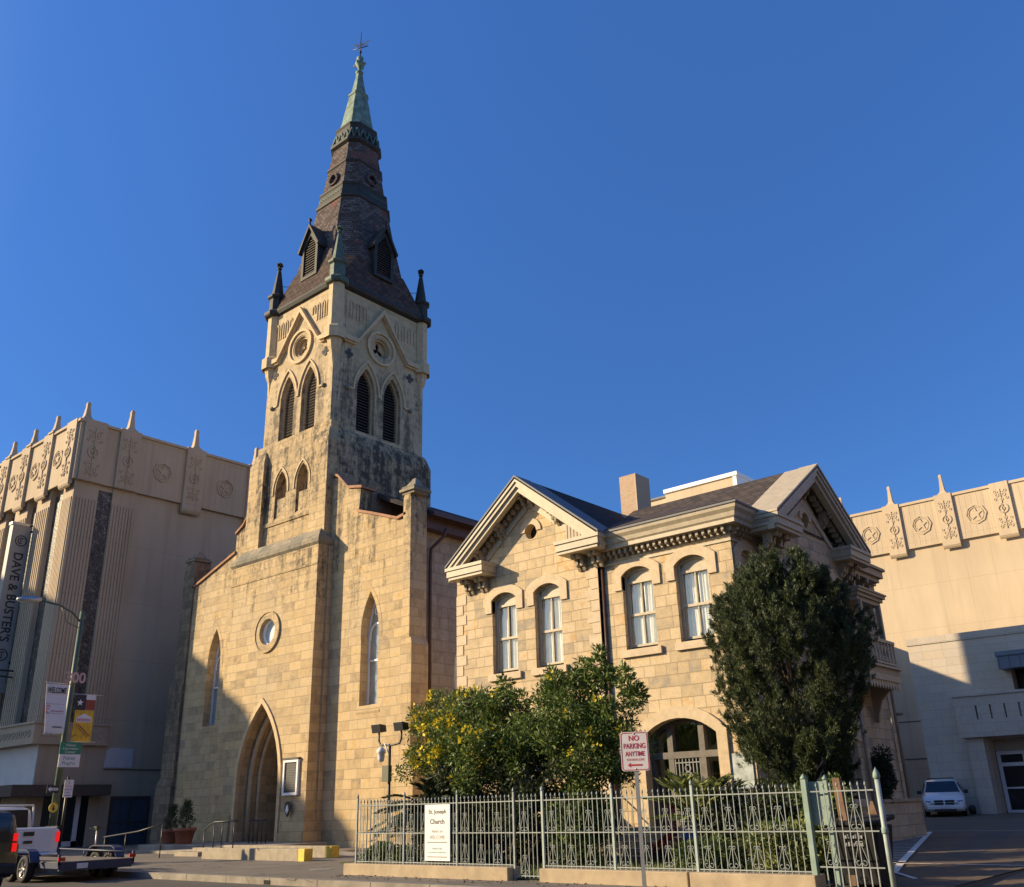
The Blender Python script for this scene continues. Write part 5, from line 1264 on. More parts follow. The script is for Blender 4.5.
# floodlight pole
fl = thing('floodlight_pole', 'dark pole with two square floodlights and a white dome camera before the church', 'light pole', (-20.58, 18.5, .15))
X, Y = -20.58, 18.5
g = MB(); g.tube([(X, Y, .15), (X, Y, 3.3)], .04, 10); part('pole', g, 'black', fl)
g = MB(); g.tube([(X-.47, Y, 3.7), (X-.47, Y, 3.42), (X-.40, Y, 3.3), (X, Y, 3.26), (X+.40, Y, 3.3), (X+.47, Y, 3.42), (X+.47, Y, 3.7)], .028, 8); part('arm', g, 'black', fl)
for s_ in (-1, 1):
    g = MB(); g.loft([[(X+s_*.47-.19, Y-.1, 3.62), (X+s_*.47+.19, Y-.1, 3.62), (X+s_*.47+.19, Y-.16, 3.86), (X+s_*.47-.19, Y-.16, 3.86)], [(X+s_*.47-.15, Y+.16, 3.66), (X+s_*.47+.15, Y+.16, 3.66), (X+s_*.47+.15, Y+.12, 3.84), (X+s_*.47-.15, Y+.12, 3.84)]]); part('floodlight', g, 'black', fl, None, .01)
g = MB(); g.box(X-.13, X+.13, Y-.16, Y-.03, 2.3, 2.72); part('control_box', g, 'post2', fl)
g = MB(); g.tube([(X, Y, 3.0), (X-.2, Y-.05, 3.35), (X-.27, Y-.08, 3.2)], .02); dc = part('dome_camera', g, 'signw', fl)
g = MB(); g.lathe([(0, 2.82), (.08, 2.85), (.1, 2.95), (.1, 3.05), (.13, 3.07), (.13, 3.14), (.06, 3.22), (0, 3.23)], (X-.27, Y-.08, 0), 14); part('housing', g, 'signw', dc)

# street lamp with banners
LX, LY = -33.4, 15.12
lp = thing('street_lamp', 'tall green street lamp pole with curved arm at the kerb by the store', 'street lamp', (LX, LY, .15))
g = MB(); g.tube([(LX, LY, .15), (LX, LY, 8.5)], .13, 14, .075); part('pole', g, 'lampgreen', lp)
g = MB(); g.lathe([(.24, .15), (.24, .5), (.16, .7), (.13, .8)], (LX, LY, 0), 12); part('base', g, 'lampgreen', lp)
g = MB(); g.tube([(LX, LY, 8.1), (LX, LY-.35, 8.42), (LX, LY-.85, 8.62), (LX, LY-1.55, 8.7)], .035); g.tube([(LX, LY, 7.9), (LX, LY-.5, 8.05), (LX, LY-.75, 8.55)], .015); part('arm', g, 'lampgreen', lp)
g = MB(); g.loft([[(LX-a, LY-1.5-q, z), (LX+a, LY-1.5-q, z), (LX+a, LY-1.5-q, z2), (LX-a, LY-1.5-q, z2)] for q, a, z, z2 in ((0, .07, 8.66, 8.76), (.15, .13, 8.6, 8.8), (.6, .13, 8.57, 8.76), (.8, .06, 8.6, 8.68))], True); part('lamp_head', g, 'galv', lp)
fl_ = side(LX+.16)
def on_pole(mb, name, mat, label, cat): return solo(name, mb, mat, label, cat)
g = MB(); o = part('number_plate', text('300', side(LX+.14), 15.15, 5.98, 0, .38, .72, 'CENTER', .03), 'pinknum', lp)
# banners hang from the pole
b1 = thing('banner', 'white welcome banner with black lettering hung from the street lamp', 'banner', (LX, 14.6, 4.3))
g = MB(); g.loft([[(LX+.05+.02*math.sin(i*.9), 14.22+.16*(1-i/8), 4.30+i*.2), (LX+.05+.02*math.sin(i*.9), 14.98+.06*(1-i/8), 4.30+i*.2), (LX+.06+.02*math.sin(i*.9), 14.98+.06*(1-i/8), 4.30+i*.2), (LX+.06+.02*math.sin(i*.9), 14.22+.16*(1-i/8), 4.30+i*.2)] for i in range(9)]); c1 = part('cloth', g, 'signw', b1)
fb1 = side(LX+.088)
part('lettering', text('WELCOME', fb1, 14.6, 5.6, 0, .2, .64, 'CENTER', .02), 'ink', c1)
g = MB(); g.fbox(fb1, 14.28, 14.92, 5.24, 5.25, 0, .003); g.fbox(fb1, 14.28, 14.95, 4.92, 4.93, 0, .003); part('rule', g, 'grayink', c1)
g = MB(); g.ring(fb1, circ(14.38, 5.13, .07, 10)[:7], circ(14.38, 5.13, .05, 10)[:7], 0, .003); g.ring(fb1, circ(14.40, 5.02, .08, 10)[2:9], circ(14.40, 5.02, .058, 10)[2:9], 0, .003)
for k in range(9): g.ring(fb1, circ(14.5+k*.05, 5.0, .028, 8)[:6], circ(14.5+k*.05, 5.0, .016, 8)[:6], 0, .003)
part('script_mark', g, 'red', c1)
g = MB()
for k in range(9): g.fbox(fb1, 14.62+k*.036, 14.645+k*.036, 4.47, 4.51, 0, .003)
part('small_print', g, 'ink', c1)
g = MB(); g.tube([(LX, LY, 5.95), (LX+.05, 14.2, 5.95)], .015); g.tube([(LX, LY, 4.27), (LX+.05, 14.36, 4.27)], .015); part('banner_rod', g, 'galv', b1)
b2 = thing('banner', 'yellow festival banner with a star and a red block hung from the street lamp', 'banner', (LX, 15.6, 4.05))
def b2box(v0, v1, u0, u1, w0, w1):
    g = MB(); g.fbox(fl_, u0, u1, v0, v1, w0, w1); return g
c2 = part('cloth', b2box(4.05, 5.08, 15.28, 15.96, -.012, 0), 'banneryel', b2)
part('dark_field', b2box(5.08, 5.6, 15.28, 15.62, -.012, .0), 'bannerblk', c2); part('red_field', b2box(5.1, 5.44, 15.62, 15.96, -.012, .0), 'bannerred', c2); part('white_field', b2box(5.44, 5.6, 15.62, 15.96, -.012, .0), 'signw', c2)
g = MB(); pts = [(15.42+(.12 if i % 2 == 0 else .05)*math.sin(i*math.pi/5), 5.33+(.12 if i % 2 == 0 else .05)*math.cos(i*math.pi/5)) for i in range(10)]; g.slab(fl_, pts, [], .0, .004); part('star', g, 'white', c2)
g = MB(); g.slab(fl_, [(15.36, 4.68), (15.9, 4.68), (15.9, 4.84), (15.72, 4.92), (15.62, 4.98), (15.5, 4.9), (15.36, 4.84)], [], 0, .003); part('label_field', g, 'signw', c2)
g = MB()
for k in range(7): g.ring(fl_, [(15.4+k*.07, 4.71), (15.4+k*.07, 4.8), (15.44+k*.07, 4.8), (15.44+k*.07, 4.71)], [(15.415+k*.07, 4.71), (15.415+k*.07, 4.785), (15.425+k*.07, 4.785), (15.425+k*.07, 4.71)], .003, .006)
part('small_print', g, 'red', c2)
g = MB()
for k in range(9):
    u = 15.38+.06*k; v = 4.2+.05*((k*7) % 8); g.ring(fl_, circ(u, v, .07, 8)[:6], circ(u, v, .045, 8)[:6], 0, .003)
part('flourish', g, 'bannerred', c2)
g = MB(); g.tube([(LX, LY, 5.62), (LX+.15, 16.2, 5.62)], .015); g.tube([(LX, LY, 4.03), (LX+.15, 16.15, 4.03)], .015); part('banner_rod', g, 'galv', b2)
gs = thing('guide_sign', 'green and white visitor information guide sign on the street lamp pole', 'sign', (LX, 15.3, 3.2))
g = MB(); g.fbox(fl_, 14.93, 15.67, 3.62, 4.0, 0, .02); g1 = part('upper_plate', g, 'green', gs)
g = MB(); g.fbox(fl_, 14.95, 15.67, 3.2, 3.61, 0, .02); g2 = part('lower_plate', g, 'signw', gs)
for s_, v in (('Visitor', 3.86), ('Information', 3.86)): pass
part('lettering', text('Visitor', fl_, 15.3, 3.87, .022, .085, .36), 'signw', g1); part('lettering', text('Center', fl_, 15.3, 3.65, .022, .085, .36), 'signw', g1); part('lettering', text('Information', fl_, 15.3, 3.765, .022, .075, .52), 'signw', g1)
part('lettering', text('Next', fl_, 15.3, 3.43, .022, .13, .4), 'green', g2); part('lettering', text('Right', fl_, 15.3, 3.25, .022, .13, .44), 'green', g2)
g = MB(); g.fbox(fl_, 14.7, 15.1, 2.38, 2.62, 0, .015); ow = solo('one_way_sign', g, 'ink', 'black one way sign with white arrow low on the street lamp', 'sign')
g = MB(); g.slab(fl_, [(14.73, 2.5), (14.82, 2.58), (14.82, 2.54), (15.07, 2.54), (15.07, 2.46), (14.82, 2.46), (14.82, 2.42)], [], .015, .018); part('arrow', g, 'signw', ow); part('lettering', text('ONE WAY', fl_, 14.95, 2.475, .02, .05, .2), 'ink', ow)
g = MB(); g.slab(fl_, circ(15.0, 1.92, .15, 20), [], 0, .02); yd = solo('round_sign', g, 'yellow', 'small round yellow sign with a black arrow on the lamp post', 'sign')
g = MB(); g.slab(fl_, [(14.98, 2.0), (15.02, 2.0), (15.02, 1.9), (15.06, 1.9), (15.0, 1.82), (14.94, 1.9), (14.98, 1.9)], [], .02, .024); part('arrow', g, 'ink', yd)
sp2 = thing('parking_sign', 'narrow white parking sign with purple lettering on a black post by the lamp', 'sign', (-33.4, 15.5, .15))
g = MB(); g.tube([(-33.45, 15.48, .15), (-33.45, 15.48, 2.9)], .045, 8); part('post', g, 'black', sp2)
fps = side(-33.38); g = MB(); g.fbox(fps, 15.33, 15.64, 2.24, 2.8, 0, .012); pb = part('plate', g, 'signw', sp2)
for s_, v, h, wd, mt in (('2', 2.66, .09, .06, 'purple'), ('HOUR', 2.56, .06, .2, 'red'), ('PARKING', 2.46, .06, .25, 'purple'), ('8-6', 2.36, .06, .14, 'purple')): part('lettering', text(s_, fps, 15.485, v, .013, h, wd), mt, pb)
g = MB(); g.fbox(fps, 15.38, 15.6, 2.29, 2.31, .012, .015); part('arrow', g, 'purple', pb)

# ================================================================= VEHICLES
def car_sec(l, w0, z0, w1, z1, w2, z2):
    """closed cross-section at length l: sill, belt line, roof edge"""
    return [(l, -w0, z0), (l, -w1, z0+.18), (l, -w1, z1-.05), (l, -w1+.03, z1), (l, -w2, z2-.07), (l, -w2+.1, z2), (l, w2-.1, z2), (l, w2, z2-.07), (l, w1-.03, z1), (l, w1, z1-.05), (l, w1, z0+.18), (l, w0, z0)]
class Car:                                              # l forward along D, s to its left
    def __init__(s, o, D): s.o = Vector(o); s.D = Vector(D).normalized(); s.S = Vector((-s.D.y, s.D.x, 0))
    def P(s, l, w_, z): return s.o+s.D*l+s.S*w_+Vector((0, 0, z))
    def loft(s, secs, mb=None, sm=True):
        mb = mb or MB(); mb.loft([[s.P(*p) for p in q] for q in secs], sm); return mb
    def box(s, l0, l1, w0, w1, z0, z1, mb=None):
        mb = mb or MB(); p = [s.P(l, w_, z) for z in (z0, z1) for w_ in (w0, w1) for l in (l0, l1)]
        return mb.add(p, [(0, 2, 3, 1), (4, 5, 7, 6), (0, 1, 5, 4), (2, 6, 7, 3), (0, 4, 6, 2), (1, 3, 7, 5)])
    def wheel(s, l, w_, r, parent, wd=.2):
        g = MB(); c = s.P(l, w_, r); sg = 1 if w_ > 0 else -1
        g.lathe([(r*.62, -wd/2), (r*.93, -wd/2), (r, -wd*.3), (r, wd*.3), (r*.93, wd/2), (r*.62, wd/2), (r*.62, -wd/2)], c, 22, True, 0, s.S, False)
        t = part('tyre', g, 'rubber', parent)
        g = MB(); g.lathe([(0, wd*.35), (r*.2, wd*.36), (r*.22, wd*.28), (r*.55, wd*.30), (r*.6, wd*.45), (r*.66, wd*.45), (r*.66, -wd*.4)], c, 20, True, 0, s.S*sg)
        for k in range(5):
            a = 2*math.pi*k/5; d = s.D*math.cos(a)+Vector((0, 0, math.sin(a))); g.bar(c+d*r*.15+s.S*sg*wd*.33, c+d*r*.6+s.S*sg*wd*.40, r*.16, .02)
        part('rim', g, 'rim', t)
V = thing('parked_van', 'white minivan parked nose-out at the far end of the alley', 'van', (-16.8, 53.3, alley_z(52.6)))
c = Car((-16.8, 53.3, alley_z(52.6)), (.30, -.95, 0))
body = c.loft([car_sec(-2.45, .80, .35, .90, 1.0, .72, 1.45), car_sec(-2.3, .86, .25, .97, 1.05, .76, 1.64), car_sec(-1.2, .9, .22, .99, 1.06, .77, 1.74), car_sec(.2, .9, .22, .99, 1.06, .76, 1.74), car_sec(.75, .9, .22, .99, 1.06, .72, 1.62), car_sec(1.5, .9, .22, .985, 1.02, .84, 1.10), car_sec(2.1, .88, .22, .96, .86, .82, .98), car_sec(2.4, .8, .24, .90, .70, .74, .80), car_sec(2.5, .72, .3, .80, .6, .6, .68)])
vb = part('body', body, 'carw', V)
g = MB(); a = [c.P(.80, -.66, 1.62), c.P(.80, .66, 1.62), c.P(1.47, .80, 1.11), c.P(1.47, -.80, 1.11)]; nrm = (c.D*.6+Vector((0, 0, .8)))*.02; g.loft([[x+nrm for x in a], [x+nrm*1.4 for x in a]]); part('windscreen', g, 'carglass', V)
for s_ in (-1, 1):
    g = MB(); a = [c.P(.95, s_*.955, 1.09), c.P(.62, s_*.79, 1.58), c.P(-2.0, s_*.80, 1.58), c.P(-2.0, s_*.965, 1.09)]; n_ = c.S*s_*.012; g.loft([a, [x+n_ for x in a]]); part('side_window', g, 'carglass', V)
    g = MB(); a = [(2.50, .50, .56), (2.44, .83, .58), (2.36, .86, .74), (2.44, .50, .71)]; a = [c.P(l+.035, s_*w_, z) for l, w_, z in a]; g.loft([a, [x-c.D*.08 for x in a]]); part('headlight', g, 'lens', V)
    g = MB(); c.box(1.05, 1.2, s_*.98, s_*1.2, 1.05, 1.22, g); part('mirror', g, 'plastic', V, None, .03)
    for l in (1.55, -1.55): c.wheel(l, s_*.86, .34, V)
g = MB()
for s_ in (-1, 1):
    for z in (.54, .66): c.box(2.36, 2.52, s_*.04, s_*.46, z, z+.09, g)
gr = part('grille', g, 'plastic', V)
g = MB(); c.box(2.30, 2.56, -.82, .82, .30, .50, g); bp = part('bumper', g, 'carw', V, None, .05)
g = MB(); c.box(2.52, 2.575, -.5, .5, .26, .34, g); part('air_intake', g, 'plastic', bp)
g = MB(); c.box(2.56, 2.58, -.16, .16, .38, .49, g); part('licence_plate', g, 'signw', bp)
g = MB()
for s_ in (-1, 1): c.box(-1.8, .2, s_*.6-.02, s_*.6+.02, 1.76, 1.81, g)
c.box(-.2, -.14, -.6, .6, 1.79, 1.82, g); c.box(-1.4, -1.34, -.6, .6, 1.79, 1.82, g); part('roof_rack', g, 'plastic', V)
g = MB(); g.lathe([(.0, 0), (.16, .02), (.2, .3), (.14, .42), (0, .45)], (-15.75, 54.2, alley_z(54.2)), 10); solo('ground_bucket', g, 'black', 'small black bucket on the asphalt beside the annex pier', 'bucket')

# pickup towing the trailer
T = thing('pickup_truck', 'white pickup truck seen from behind towing the flat trailer', 'truck', (-34.8, 13.4, 0))
c = Car((-34.9, 13.8, 0), (-1, 0, 0))
body = c.loft([car_sec(-2.85, .85, .55, .97, 1.28, .95, 1.32), car_sec(-2.8, .9, .45, .98, 1.30, .96, 1.34), car_sec(-.95, .9, .45, .98, 1.30, .96, 1.34)], None, False)
c.loft([car_sec(-.9, .9, .4, .98, 1.28, .80, 1.92), car_sec(-.6, .9, .4, .98, 1.28, .78, 1.98), car_sec(.6, .9, .4, .98, 1.28, .76, 1.96), car_sec(1.2, .9, .4, .98, 1.25, .86, 1.3), car_sec(2.4, .9, .4, .96, 1.12, .86, 1.18), car_sec(2.7, .85, .45, .9, .9, .8, 1.0)], body)
tb = part('body', body, 'carw', T)
g = MB(); c.box(-2.90, -2.86, -.76, .76, .62, 1.31, g); tg = part('tailgate', g, 'carw', T, None, .02)
g = MB(); c.box(-2.93, -2.90, -.16, .16, 1.10, 1.22, g); c.box(-2.93, -2.9, -.13, .13, .88, .96, g); part('handle', g, 'plastic', tg)
for s_ in (-1, 1):
    g = MB(); c.box(-2.90, -2.83, s_*.89, s_*.985, .90, 1.20, g); part('tail_light', g, 'tail', T, None, .015)
    for l in (-1.7, 1.75): c.wheel(l, s_*.85, .39, T, .26)
g = MB(); c.box(-3.02, -2.86, -.95, .95, .42, .60, g); part('bumper', g, 'chrome', T, None, .03)
g = MB(); c.box(-3.03, -3.01, -.16, .16, .45, .57, g); part('licence_plate', g, 'signw', T)
g = MB()
for s_ in (-1, 1): c.box(-2.85, -.95, s_*.93-.04, s_*.93+.04, 1.31, 1.36, g)
part('bed_rail', g, 'plastic', T)
g = MB(); a = [c.P(-.905, -.78, 1.34), c.P(-.905, .78, 1.34), c.P(-.90, .72, 1.88), c.P(-.90, -.72, 1.88)]; g.loft([[x-c.D*.02 for x in a], [x-c.D*.01 for x in a]]); part('rear_window', g, 'carglass', T)
g = MB()
for s_ in (-1, 1): g.tube([c.P(-1.0, s_*.9, 1.3), c.P(-1.0, s_*.84, 2.02)], .03, 6)
g.tube([c.P(-1.0, -.84, 2.02), c.P(-1.0, .84, 2.02)], .03, 6); part('rack', g, 'signw', T)

TR = thing('flat_trailer', 'empty blue flat trailer with plank deck and twin axles at the kerb', 'trailer', (-28.4, 13.3, 0))
g = MB(); g.box(-31.0, -26.45, 12.3, 14.3, .44, .52)
part('deck', g, 'planks', TR)
g = MB()
for y in (12.26, 14.3): g.box(-31.0, -26.4, y, y+.06, .36, .50)
for x in (-31.0, -29.5, -28, -26.46): g.box(x, x+.07, 12.3, 14.3, .34, .435)
g.box(-26.48, -26.40, 12.3, 14.3, .30, .50)
for y in (12.27, 14.33): 
    for x in (-30.97, -26.46): g.box(x, x+.06, y-.03, y+.03, .44, .70)
    g.tube([(-30.97, y, .72), (-26.43, y, .67)], .028, 8)
    for x in (-29.3, -27.8): g.tube([(x, y, .45), (x, y, .70)], .02, 6)
g.tube([(-31, 12.4, .45), (-32.4, 13.3, .5)], .05); g.tube([(-31, 14.2, .45), (-32.4, 13.3, .5)], .05); g.tube([(-32.4, 13.3, .5), (-32.9, 13.35, .52)], .05)
part('frame', g, 'trailer', TR)
g = MB(); g.box(-26.40, -26.385, 12.75, 13.05, .34, .47); part('licence_plate', g, 'signw', TR)
g = MB(); g.tube([(-32.1, 13.42, .1), (-32.1, 13.42, .95)], .03, 8); g.box(-32.16, -32.04, 13.36, 13.48, .06, .1); part('jack', g, 'galv', TR)
tc = Car((-28.36, 13.3, 0), (-1, 0, 0))
for s_ in (-1, 1):
    for l in (-.40, .40): tc.wheel(l, s_*1.18, .34, TR, .2)
    g = MB(); y0, y1 = sorted((13.3+s_*1.06, 13.3+s_*1.32))
    P = [(-29.25, .5), (-29.1, .74), (-28.9, .80), (-27.8, .80), (-27.62, .74), (-27.45, .5)]; Q = [(a, b+.03) for a, b in P]
    g.ring(Fr((0, y1, 0), (1, 0, 0), (0, 1, 0)), P, Q, -(y1-y0), 0); part('fender', g, 'trailer', TR)
    g = MB(); yy = 13.3+s_*.98; g.box(-26.41, -26.36, yy-.09, yy+.09, .54, .63); part('tail_light', g, 'reflector', TR)
S = thing('dark_suv', 'dark olive utility vehicle with lit red tail light at the left edge', 'suv', (-26, 8.8, 0))
c = Car((-26.0, 9.0, 0), (-1, 0, 0))
body = c.loft([car_sec(-2.5, .85, .5, .95, 1.05, .76, 1.5), car_sec(-2.42, .9, .4, .99, 1.1, .80, 1.74), car_sec(-2.0, .93, .35, 1.0, 1.12, .80, 1.80), car_sec(.5, .93, .35, 1.0, 1.12, .78, 1.78), car_sec(1.2, .93, .35, 1.0, 1.08, .86, 1.12), car_sec(2.3, .9, .35, .97, .98, .86, 1.02), car_sec(2.5, .85, .4, .9, .8, .8, .88)])
part('body', body, 'caro', S)
g = MB(); a = [c.P(-2.50, -.70, 1.14), c.P(-2.50, .70, 1.14), c.P(-2.43, .70, 1.62), c.P(-2.43, -.70, 1.62)]; g.loft([[x-c.D*.03 for x in a], [x-c.D*.02 for x in a]]); part('rear_window', g, 'carglass', S)
for s_ in (-1, 1):
    g = MB(); c.box(-2.52, -2.44, s_*.80, s_*.90, .92, 1.10, g); c.box(-2.52, -2.44, s_*.80, s_*.90, 1.14, 1.30, g); part('tail_light', g, 'tail', S)
    g = MB(); a = [c.P(.7, s_*.97, 1.15), c.P(.2, s_*.84, 1.66), c.P(-2.1, s_*.86, 1.66), c.P(-2.2, s_*.99, 1.16)]; g.loft([a, [x+c.S*s_*.015 for x in a]]); part('side_window', g, 'carglass', S)
    for l in (-1.45, 1.5): c.wheel(l, s_*.88, .38, S, .26)
g = MB(); c.box(-2.62, -2.4, -.93, .93, .45, .68, g); part('bumper', g, 'plastic', S, None, .04)
sc_ = thing('kick_scooter', 'black kick scooter standing on the pavement by the store service door', 'scooter', (-36, 18, .15))
g = MB(); X, Y = -36.0, 18.0
g.tube([(X, Y, .28), (X-.08, Y+.02, 1.18)], .028, 8); part('stem', g, 'galv', sc_)
g = MB(); g.tube([(X-.08-.1, Y-.22, 1.2), (X-.08, Y, 1.2), (X-.08+.1, Y+.24, 1.22)], .022, 8); g.box(X-.2, X+.02, Y-.06, Y+.1, 1.16, 1.28); part('handlebar', g, 'black', sc_)
g = MB(); g.loft([[(X+a, Y+b-.08, z), (X+a, Y+b+.08, z), (X+a, Y+b+.08, z+.05), (X+a, Y+b-.08, z+.05)] for a, b, z in ((.0, 0, .28), (.1, 0, .2), (.75, -.05, .2))]); part('deck', g, 'black', sc_)
for dx in (0, .8):
    g = MB(); g.lathe([(.06, -.03), (.11, -.03), (.12, 0), (.11, .03), (.06, .03)], (X+dx, Y-dx*.05, .27), 16, True, 0, (0, 1, 0)); part('wheel', g, 'rubber', sc_)

# ================================================================= CHURCH FORECOURT
pf = thing('church_landing', 'stone landing and ramp in front of the pointed church doorway', 'landing', (-36, 24, .15))
g = MB(); g.box(-42.5, -33.2, 23.2, YT+.3, .1, .38); part('landing', g, 'conc', pf, None, .02)
g = MB(); g.loft([[(x, 21.5, .12), (x, 23.2, .12), (x, 23.2, z), (x, 21.5, z)] for x, z in ((-42, .16), (-33.2, .36), (-31.4, .36), (-26.4, .16))]); part('ramp', g, 'conc', pf)
g = MB(); g.box(-34.6, -33.0, 20.4, 21.5, .1, .30); g.box(-34.2, -33.0, 20.9, 21.5, .3, .42); part('step', g, 'stepst', pf)
def ramp_kerb(x0, x1, y, label):
    o = thing('ramp_kerb', label, 'kerb', ((x0+x1)/2, y, .15))
    g = MB(); g.box(x0, x1-.32, y-.16, y+.16, .1, .50); part('kerb_body', g, 'stepst', o, None, .02)
    g = MB(); g.box(x1-.318, x1, y-.165, y+.165, .1, .505); part('painted_end', g, 'yellow', o, None, .02)
ramp_kerb(-31.2, -25.45, 19.6, 'nearer low stone ramp kerb with a yellow end before the church door')
ramp_kerb(-32.6, -26.3, 21.35, 'farther low stone ramp kerb with a yellow end against the church tower')
def rail(pts, posts, label):
    o = thing('handrail', label, 'handrail', (pts[0][0], pts[0][1], .15))
    g = MB(); g.tube(pts, .026, 8); part('rail', g, 'black', o)
    for x, y, z0, z1 in posts:
        g = MB(); g.tube([(x, y, z0), (x, y, z1)], .02, 8); part('post', g, 'black', o)
    return o
rail([(-31.5, 19.6, 1.05), (-30.85, 19.6, 1.32), (-29.4, 19.6, 1.36)], [(-31.4, 19.6, .15, 1.08), (-30.8, 19.6, .2, 1.32), (-30.3, 19.6, .45, 1.34), (-29.6, 19.6, .45, 1.35)], 'dark bent handrail at the near end of the church ramp')
rail([(-38.2, 19.4, .85), (-35.6, 19.4, 1.05), (-33.9, 19.4, 1.3)], [(-33.9, 19.4, .15, 1.3), (-36.5, 19.4, .15, .98), (-38.1, 19.4, .15, .86)], 'dark sloping handrail beside the two conifer pots')
rail([(-36.6, 25.0, 1.3), (-35.4, 25.0, 1.3)], [(x, 25.0, .36, 1.3) for x in (-36.6, -36.3, -36.0, -35.7, -35.4)], 'short barred handrail inside the church doorway')
g = MB(); g.box(-20.4, -20.15, KY-.17, KY-.14, .01, .1); solo('drain_inlet', g, 'dark', 'small dark drain opening in the kerb face', 'drain')
g = MB(); g.add([(-14.5+a, 11.2+b, .006) for a, b in ((0, 0), (3.2, .1), (3.1, 1.3), (-.1, 1.2))], [(0, 1, 2, 3)]); g.add([(-27+a, 9.2+b, .006) for a, b in ((0, 0), (6, .1), (6, .9), (-.1, .8))], [(0, 1, 2, 3)]); struct('road_patch', g, 'alleyasph')
g = MB(); g.lathe([(.32, .151), (.32, .157), (0, .158)], (-21.5, 17.0, 0), 20, False); struct('manhole_cover', g, 'iron2')
def cracks(name, x0, x1, y0, y1, zf, k, mat):
    g = MB()
    for i in range(k):
        x, y = random.uniform(x0, x1), random.uniform(y0, y1); a = random.uniform(0, 6.28); P = [(x, y)]
        for q in range(14): a += random.uniform(-.6, .6); x += math.cos(a)*.16; y += math.sin(a)*.16; P.append((x, y))
        for (xa, ya), (xb, yb) in zip(P, P[1:]):
            n_ = Vector((yb-ya, xa-xb, 0)).normalized()*random.uniform(.005, .012)
            g.add([(xa-n_.x, ya-n_.y, zf(ya)), (xb-n_.x, yb-n_.y, zf(yb)), (xb+n_.x, yb+n_.y, zf(yb)), (xa+n_.x, ya+n_.y, zf(ya))], [(0, 1, 2, 3)])
    struct(name, g, mat)
cracks('pavement_cracks', -32, -8, 14.9, 15.9, lambda y: .1545, 14, 'ink'); cracks('pavement_cracks', -30, -21, 16, 20, lambda y: .1545, 14, 'ink'); cracks('alley_cracks', -9, -5, 18, 34, lambda y: alley_z(y)+.006, 22, 'black')
# ================================================================= PLANTS
def foliage(P, D, L, W, name, mat, parent, fold=.25):
    """P leaf bases, D directions, L lengths, W widths: one folded diamond each"""
    n = len(P); D = D/np.linalg.norm(D, axis=1, keepdims=True)
    r = rng.normal(size=(n, 3)); s = np.cross(D, r); s /= np.linalg.norm(s, axis=1, keepdims=True)+1e-9; t = np.cross(D, s)
    L = L[:, None]; W = W[:, None]
    a = P; b = P+D*L*.5+s*W*.5+t*W*fold; c_ = P+D*L; d = P+D*L*.5-s*W*.5+t*W*fold
    V = np.stack([a, b, c_, d], 1).reshape(-1, 3); lo, hi = V.min(0), V.max(0); o = np.array([(lo[0]+hi[0])/2, (lo[1]+hi[1])/2, lo[2]])
    me = bpy.data.meshes.new(name); me.vertices.add(len(V)); me.vertices.foreach_set('co', (V-o).astype(np.float32).ravel())
    me.loops.add(n*4); me.loops.foreach_set('vertex_index', np.arange(n*4, dtype=np.int32)); me.polygons.add(n)
    me.polygons.foreach_set('loop_start', np.arange(0, n*4, 4, dtype=np.int32)); me.update(); me.validate()
    me.materials.append(M[mat]); ob = bpy.data.objects.new(name, me); COL.objects.link(ob); ob['_w'] = tuple(o)
    if parent is not None: ob.parent = parent; ob.location = Vector(o)-Vector(parent['_w'])
    else: ob.location = o
    return ob
def unit(n):
    v = rng.normal(size=(n, 3)); return v/np.linalg.norm(v, axis=1, keepdims=True)
def clumps(C, Rr, per, squash=.8):
    """leaf positions in shells round clump centres, directions leaning outwards"""
    P = []; D = []
    for c0, r in zip(C, Rr):
        n = max(8, int(per*r*r*5.5)); u = unit(n); q = r*np.power(rng.random(n), .45)[:, None]
        p = c0+u*q*np.array([1, 1, squash]); P.append(p); D.append(u*.7+unit(n)*.7+np.array([0, 0, .15]))
    return np.concatenate(P), np.concatenate(D)
def shrub(root, cen, rad, ncl, per, leafL, leafW, mat, clr=(.22, .42), trunk=True, name='foliage', low=-.6):
    cen = np.array(cen, float); rad = np.array(rad, float)
    u = unit(ncl*3); u = u[u[:, 2] > low][:ncl]; q = np.power(rng.random(len(u)), .32)[:, None]
    lump = 1+.22*np.sin(u[:, :1]*5.1+cen[0])*np.cos(u[:, 1:2]*4.3+cen[2])+.12*rng.normal(size=(len(u), 1))
    C = cen+u*q*rad*lump; Rr = rng.uniform(*clr, size=len(u))
    P, D = clumps(C, Rr, per); n = len(P)
    f = foliage(P, D, rng.uniform(.7, 1.3, n)*leafL, rng.uniform(.7, 1.3, n)*leafW, name, mat, root)
    if trunk:
        g = MB(); b = Vector(root['_w'])
        for k in range(6):
            t = Vector(C[rng.integers(len(C))]); m_ = b.lerp(t, .5)+Vector((rng.normal()*.1, rng.normal()*.1, .2)); g.tube([b+Vector((rng.normal()*.1, rng.normal()*.1, -.05)), m_, t], .045, 6, .012)
        part('stems', g, 'bark', root)
    return C, Rr
def flowers(root, C, Rr, k, size, mat, per=9, sel=None):
    P = []; D = []
    idx = sel if sel is not None else rng.choice(len(C), k)
    for i in idx:
        u = unit(1)[0]; u[1] = -abs(u[1]); u[2] = abs(u[2])*.8; p = C[i]+u*Rr[i]*1.02
        q = unit(per); P.append(p+q*size*.6); D.append(q+u*.6)
    P = np.concatenate(P); D = np.concatenate(D); n = len(P)
    foliage(P, D, rng.uniform(.7, 1.2, n)*size, rng.uniform(.6, 1., n)*size*.9, 'blossoms', mat, root)

